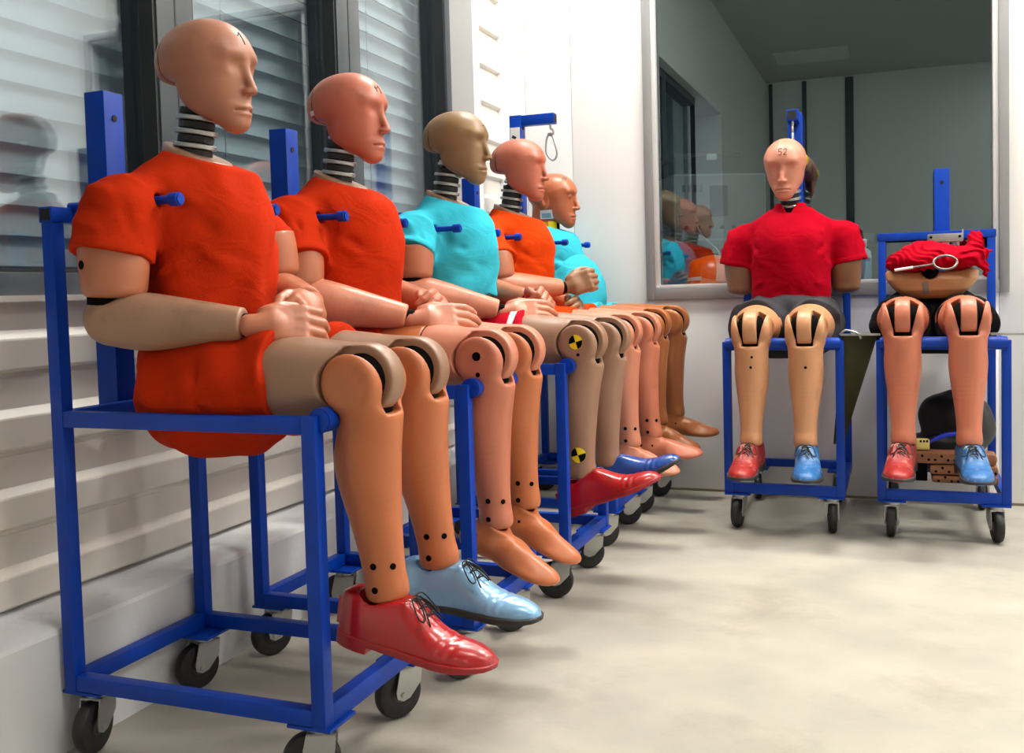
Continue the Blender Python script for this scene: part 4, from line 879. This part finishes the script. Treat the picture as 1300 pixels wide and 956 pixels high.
FH = [((0, 0.008, -0.10), (1, 0, 0), 0.0045), ((0, 0.004, -0.135), (1, 0, 0), 0.005)]
leg(D, 1, None, SK['peach'], SK['peach'], 'shoe', m_shoe_w, m_soleb, knee=(0.345, 0.090, 0.738), SL=0.418, pitch=4, ankle_dx=0.04, yaw=4, holes=FH[1:])
leg(D, -1, None, SK['peach'], SK['peach'], 'shoe', m_shoe_rw, m_soleb, knee=(0.345, -0.098, 0.738), SL=0.418, pitch=4, ankle_dx=0.04, yaw=-4, holes=FH)
# 7: pelvis and legs only
D = empty('half_crash_test_dummy', (0.118, 4.010, 0), -pi/2, 'headless half dummy of tan pelvis, black shorts and terracotta legs', 'dummy', 'seated crash test dummies')
def pelvis_sdf(p):
    q = (p[0], np.abs(p[1]), p[2])
    w = np.interp(p[2], [0.825, 0.845, 0.87, 0.90, 0.925, 0.95], [0.075, 0.105, 0.135, 0.156, 0.160, 0.150]).astype(np.float32)
    xf = np.interp(p[2], [0.825, 0.86, 0.90, 0.94], [0.070, 0.096, 0.100, 0.080]).astype(np.float32) - 2.2*np.clip(q[1]-0.03, 0, 1)**2
    d = smax(smax(q[1]-w, p[0]-xf, 0.035), -0.13-p[0], 0.02)
    d = smax(d, smax(p[2]-0.928-0.10*np.clip(q[1]-0.06, 0, 1), 0.828-p[2], 0.01), 0.016)*0.85
    return smax(d, -ell(p, (0.105, -0.006, 0.936), (0.060, 0.031, 0.036)), 0.006)
pv = put('pelvis', nets(pelvis_sdf, (-0.16, -0.19, 0.80), (0.12, 0.19, 0.96), 0.0038, 'pelvis'), SK['peach'] if False else skin('tan_pelvis_vinyl', (186, 132, 88), 0.34), D)
put('pelvis_cavity', nets(lambda p: ell(p, (0.070, -0.006, 0.926), (0.040, 0.030, 0.029)), (0.0, -0.045, 0.88), (0.12, 0.035, 0.96), 0.004, 'cavity'), m_bk, pv)
put('grey_tape', patch_me(pelvis_sdf, (0.0, -0.022, 0.868), (1, 0, 0), (0, 1, 0.12), 0.022, 0.044, 5, 0.0008), mat('grey_tape', (120, 112, 108), 0.6), pv)
put('shorts', make_shorts({'seed': 15, 'sag': 0.655, 'cuff': 0.215, 'cuff_r': 0.101, 'amp': 0.010, 'top': 0.86}), m_blk, D)
for s, m, yw in ((-1, m_shoe_rw, -5), (1, m_shoe_w, 5)):
    leg(D, s, None, SK['rose'], SK['rose'], 'shoe', m, m_soleb, knee=(0.345, s*0.102, 0.772), SL=0.432, pitch=4, ankle_dx=0.055, yaw=yw, holes=[])
    hole(D, lambda p: thigh_sdf((p[0]-0.345, p[1]-s*0.102, p[2]-0.772)), (0.235, s*0.10, 0.78), (0.25, 0, 0.97), 0.006)
# ------------------------------------------------------------------ small things
def lump(fn, lo, hi, h, nm): return nets(fn, lo, hi, h, nm)
# folded red shirt on the half dummy
def rag(p):
    d = ell(p, (0.14, 3.93, 0.955), (0.165, 0.10, 0.045))
    d = smin(d, cone(p, (0.0, 3.90, 0.945), (0.11, 3.93, 0.985), 0.032, 0.038), 0.03)
    d = smin(d, chain(p, [(0.16, 3.90, 0.985), (0.22, 3.89, 0.975), (0.26, 3.90, 0.995), (0.262, 3.93, 1.025)], [0.02, 0.022, 0.026, 0.020], 0.01), 0.015)
    d = smin(d, chain(p, [(0.18, 3.88, 0.965), (0.25, 3.87, 0.950), (0.305, 3.88, 0.975)], [0.018, 0.024, 0.014], 0.01), 0.012)
    d = smin(d, chain(p, [(0.24, 3.87, 0.95), (0.285, 3.865, 0.925), (0.290, 3.87, 0.90)], [0.02, 0.024, 0.016], 0.01), 0.012)
    d = smax(d, 0.928 - p[2] - 0.3*np.clip(p[0]-0.25, 0, 1), 0.01)*1.0 if False else d
    d = folds(p, d, 31, 0.018); 
    u = p[0]*62 + p[2]*95 + 2.4*np.sin(p[1]*34 + p[0]*21) + 1.3*np.sin(p[0]*47 - p[2]*60)
    return d + 0.0085*(np.abs(np.sin(u)) - 0.55)
o = put('red_cloth', lump(rag, (-0.06, 3.80, 0.88), (0.34, 4.05, 1.06), 0.0042, 'red_cloth'), m_red, None, Matrix.Translation((0, 0.03, 0.018))); tag(o, 'crumpled crimson cloth heaped on the tan pelvis', 'cloth')
# ring-handled steel tool
m_tool = mat('dull_tool_steel', (120, 118, 116), 0.3, metal=0.9, vary=0.1)
t = empty('ring_tool', (0.158, 3.815, 0.957), 0, 'steel ring-handled rod lying on the crimson cloth', 'tool')
put('ring', tube_me([(0.038*cos(2*pi*i/32), 0.012*sin(2*pi*i/32), 0.024*sin(2*pi*i/32)) for i in range(32)], 0.0042, 10, True), m_tool, t)
rod('handle', (-0.036, 0, -0.004), (-0.165, -0.004, -0.022), 0.0036, m_tool, t, 10); rod('grip', (-0.105, -0.002, -0.0135), (-0.166, -0.004, -0.0222), 0.0052, m_alul, t, 10)
# machined bracket
t = empty('steel_bracket', (0.166, 3.985, 1.012), 0, 'machined steel bracket standing on the crimson cloth', 'bracket')
bx('top_plate', (-0.060, -0.03, 0.022), (0.058, 0.03, 0.052), m_steel, t, 0.003); bx('web', (-0.045, -0.022, -0.02), (-0.028, 0.022, 0.022), m_steel, t, 0.002); bx('web', (-0.012, -0.022, -0.02), (0.012, 0.022, 0.022), m_steel, t, 0.002); bx('web', (0.034, -0.022, -0.02), (0.046, 0.022, 0.022), m_steel, t, 0.002)
rod('stud', (0.056, -0.02, 0.03), (0.056, -0.02, 0.066), 0.003, m_steel, t, 10)
for x in (-0.05, 0.046): put('bolt_hole', cyl_me(0.005, 0.003, 12), m_bk, t, Matrix.Translation((x, -0.0305, 0.04)) @ Matrix.Rotation(pi/2, 4, 'X'))
# flat bars and the olive canvas sling
o = bx('flat_bar', (0.2925, 3.690, 0.7065), (0.395, 3.735, 0.7135), m_steel, None, 0.001); tag(o, 'flat steel bar lying across the right end of the half dummy\'s trolley', 'bar')
t = empty('canvas_sling', (-0.10, 3.72, 0.71), 0, 'olive canvas sling hanging from a steel bar between the two back trolleys', 'sling')
bx('bar', (-0.090, -0.016, -0.002), (0.044, 0.016, 0.004), m_steel, t, 0.001)
put('hook', tube_me(crom([(-0.09, -0.01, 0.002), (-0.07, -0.02, 0.018), (-0.03, -0.022, 0.006), (-0.02, -0.02, -0.012)], 5), 0.004, 8), m_steel, t)
def sling(p):
    # a hanging fold of canvas: wide at the bar, narrowing and slanting back toward its foot
    k = np.clip(-p[2]/0.41, 0, 1)
    xl = -0.085 - 0.040*k; xr = 0.035 - 0.125*k
    c = (xl+xr)/2; w = np.maximum((xr-xl)/2, 0.008)
    yc = 0.02 + 0.12*k + 0.012*np.sin((p[0]-c)/w*2.6)
    d = np.maximum(np.abs(p[0]-c)-w, np.maximum(np.abs(p[1]-yc)-0.011, np.maximum(p[2]-0.004, -0.41-p[2])))
    return d*0.8
put('canvas', nets(sling, (-0.14, -0.03, -0.42), (0.06, 0.18, 0.012), 0.0035, 'canvas'), cloth('olive_canvas', (72, 70, 50), 0.15), t)
# on the lower shelf of the right trolley
def bag(p):
    d = smin(ell(p, (0.195, 4.09, 0.385), (0.125, 0.10, 0.095)), ell(p, (0.215, 4.09, 0.33), (0.125, 0.10, 0.09)), 0.03)
    d = smin(d, rbox(p, (0.16, 4.06, 0.25), (0.13, 0.08, 0.06), 0.02), 0.03)
    return folds(p, d, 40, 0.012)
o = put('black_bag', nets(bag, (0.03, 3.95, 0.18), (0.36, 4.22, 0.50), 0.005, 'bag'), mat('black_nylon', (20, 20, 22), 0.45, vary=0.2)); tag(o, 'bulging black bag on the lower shelf of the rightmost trolley', 'bag')
m_belt = mat('brown_rubber', (138, 88, 58), 0.5, vary=0.12, blotch=(80, 50, 34), blotch_amt=0.5)
def rib(nm, x0, x1, y, z0, z1, label):
    t = empty(nm, ((x0+x1)/2, y, z0), 0, label, 'foot pad', 'stacked brown rubber strips'); L = x1-x0; H = z1-z0
    put('strip', box_me(L, 0.10, H, min(H*0.45, 0.016)), m_belt, t, Matrix.Translation((0, 0, H/2)))
    for i in range(int(L/0.022)):
        put('punched_hole', cyl_me(0.0045, 0.003, 10), m_bk, t, Matrix.Translation((-L/2+0.022+i*0.021, -0.0505, H/2 + (0.009 if i % 3 == 1 else -0.004))) @ Matrix.Rotation(pi/2, 4, 'X'))
rib('rubber_strip', 0.108, 0.322, 3.80, 0.187, 0.212, 'lowest of three perforated brown rubber strips under the right trolley')
rib('rubber_strip', 0.100, 0.322, 3.81, 0.213, 0.248, 'middle of three perforated brown rubber strips under the right trolley')
rib('rubber_strip', 0.035, 0.318, 3.82, 0.249, 0.290, 'topmost and longest of three perforated brown rubber strips')
bx_ = bx('shelf_box', (0.03, 3.78, 0.187), (0.095, 3.87, 0.248), m_bk, None, 0.004); tag(bx_, 'small black block beside the perforated brown strips', 'block')
t = empty('connector_block', (0.060, 3.83, 0.292), 0.2, 'pale yellow cable connector on the brown strips', 'connector')
m_con = mat('pale_yellow_plastic', (232, 214, 128), 0.5, vary=0.05)
bx('body', (-0.045, -0.018, 0.0), (0.0, 0.018, 0.034), m_con, t, 0.002); bx('plug', (-0.004, -0.024, 0.002), (0.040, 0.010, 0.038), m_con, t, 0.002)
for i in range(3): bx('slot', (0.006+i*0.011, -0.0245, 0.040-0.012), (0.013+i*0.011, -0.0235, 0.040-0.004), m_bk, t)
o = put('blue_strap', tube_me(crom([(0.10, 3.83, 0.315), (0.13, 3.84, 0.332), (0.17, 3.85, 0.345), (0.24, 3.88, 0.345)], 6), [0.004+0.004*min(1, i/6) for i in range(19)], 10), mat('blue_webbing', (10, 40, 190), 0.6)); tag(o, 'bright blue strap running from the yellow connector over the black bag', 'strap')
# behind the back window, on the inner ledge
m_helm = mat('orange_helmet_plastic', (252, 96, 8), 0.3, vary=0.04, coat=0.3)
t = empty('safety_helmet', (-0.785, 4.575, 0.880), 0.0, 'bright orange safety helmet on the ledge behind the window', 'helmet')
def helm(p):
    d = ell(p, (0, 0, 0.02), (0.118, 0.105, 0.135)); d = smax(d, -(p[2] - 0.018 - 0.10*(p[0]+0.05)), 0.004)
    br = np.maximum(ell(p, (-0.055, -0.02, 0.014), (0.120, 0.11, 0.5)), np.abs(p[2] - 0.010 - 0.14*(p[0]+0.06)) - 0.0035)
    d = smin(d, br, 0.008)
    d = smin(d, cone(p, (-0.08, 0, 0.115), (0.08, 0, 0.12), 0.022, 0.022), 0.03)
    return smax(d, -ell(p, (0, 0, 0.0), (0.108, 0.096, 0.125)), 0.003)
hs = put('shell', nets(helm, (-0.19, -0.14, -0.03), (0.14, 0.13, 0.16), 0.0035, 'shell'), m_helm, t)
fh = lambda p: ell(p, (0, 0, 0.02), (0.118, 0.105, 0.135))
put('label_strip', patch_me(fh, (-0.050, 0, 0.050), (-0.25, -0.968, 0), (0.968, -0.25, 0.05), 0.085, 0.016, 8, 0.0012), m_white, t)
put('liner', nets(lambda p: np.maximum(ell(p, (0, 0, 0.0), (0.106, 0.094, 0.12)), -(p[2]+0.006)), (-0.12, -0.11, -0.01), (0.12, 0.11, 0.12), 0.006, 'liner'), m_bk, t)
t = empty('spray_bottle', (-0.138, 4.52, 0.878), 0, 'translucent bottle of pale blue liquid on the ledge behind the window', 'bottle')
m_pl = mat('pale_translucent_plastic', (214, 226, 232), 0.35, vary=0.03)
put('body', lathe_me([(0.034,0.0),(0.037,0.004),(0.037,0.130),(0.033,0.150),(0.018,0.162),(0.018,0.168)], 28), m_pl, t); put('cap', lathe_me([(0.019,0.168),(0.020,0.170),(0.020,0.196),(0.016,0.200)], 24), m_white, t)
put('blue_label', lathe_me([(0.0372,0.030),(0.0376,0.031),(0.0376,0.118),(0.0372,0.119)], 28), mat('pale_blue_label', (120, 156, 190), 0.5, vary=0.08), t)
t = empty('steel_can', (0.325, 4.52, 0.878), 0, 'silver cylindrical can on the ledge at the window\'s right end', 'can')
put('body', lathe_me([(0.032,0.0),(0.034,0.003),(0.034,0.135),(0.032,0.138),(0.026,0.139)], 28), m_alul, t); put('lid', lathe_me([(0.030,0.139),(0.034,0.141),(0.034,0.150),(0.030,0.152)], 28), m_steel, t)
o = bx('green_tray', (-0.09, 4.47, 0.8785), (0.02, 4.56, 0.890), mat('green_plastic', (40, 110, 70), 0.5), None, 0.003); tag(o, 'low green plastic tray beside the pale blue bottle', 'tray')
# laboratory instrument with a box on top, tilted, on a dark bench
t = empty('bench', (-0.85, 5.25, 0.08), 0, 'dark bench standing in the room behind the window', 'bench')
bx('top', (-0.75, -0.35, 1.00), (0.75, 0.35, 1.04), m_frame, t, 0.004)
for x in (-0.7, 0.7):
    for y in (-0.3, 0.3): bx('leg', (x-0.025, y-0.025, 0), (x+0.025, y+0.025, 1.0), m_frame, t)
t = empty('test_instrument', (-0.99, 5.12, 1.121), radians(27), 'pale grey electronic test instrument behind the window glass', 'instrument')
m_inst = mat('instrument_grey', (160, 162, 160), 0.5, vary=0.04)
bx('case', (-0.13, -0.18, 0.0), (0.34, 0.22, 0.33), m_inst, t, 0.008); fp = bx('front_panel', (-0.12, -0.186, 0.01), (0.33, -0.179, 0.32), mat('panel_grey', (128, 130, 130), 0.5), t, 0.002)
bx('display', (0.05, -0.189, 0.12), (0.14, -0.186, 0.27), m_bk, t, 0.001)
for i in range(4): bx('button', (-0.09+i*0.030, -0.192, 0.24), (-0.075+i*0.030, -0.186, 0.275), m_frame, t, 0.001)
for i in range(5): put('socket', cyl_me(0.010, 0.008, 14), m_bk, t, Matrix.Translation((-0.07+i*0.06, -0.188, 0.065)) @ Matrix.Rotation(pi/2, 4, 'X'))
put('cable', tube_me(crom([(-0.02, -0.19, 0.075), (-0.01, -0.25, 0.02), (0.06, -0.28, -0.06), (0.07, -0.27, -0.14)], 6), 0.004, 8), m_inst, t)
t2 = empty('black_case', (-0.99, 5.12, 1.452), radians(27), 'black equipment case on top of the grey test instrument', 'case')
bx('body', (-0.11, -0.14, 0.0), (0.22, 0.16, 0.085), m_bk, t2, 0.006); bx('lid', (-0.115, -0.145, 0.085), (0.225, 0.165, 0.105), mat('dark_case_lid', (48, 44, 42), 0.5), t2, 0.004); bx('latch', (0.05, -0.150, 0.07), (0.10, -0.140, 0.10), m_steel, t2, 0.001)
def refl_lump(p): return folds(p, smin(ell(p, (-0.98, 4.80, 0.93), (0.09, 0.12, 0.19)), ell(p, (-1.02, 4.80, 0.80), (0.13, 0.14, 0.20)), 0.04), 50, 0.014)  # teal lump modelled in place of the turquoise shirts' reflection in the pane
o = put('teal_reflection', nets(refl_lump, (-1.18, 4.64, 0.60), (-0.86, 4.96, 1.14), 0.007, 'reflection'), cloth('teal_reflected_shirt', (26, 110, 140))); tag(o, 'teal jacket shape standing in for turquoise shirts mirrored in the window pane', 'reflection')
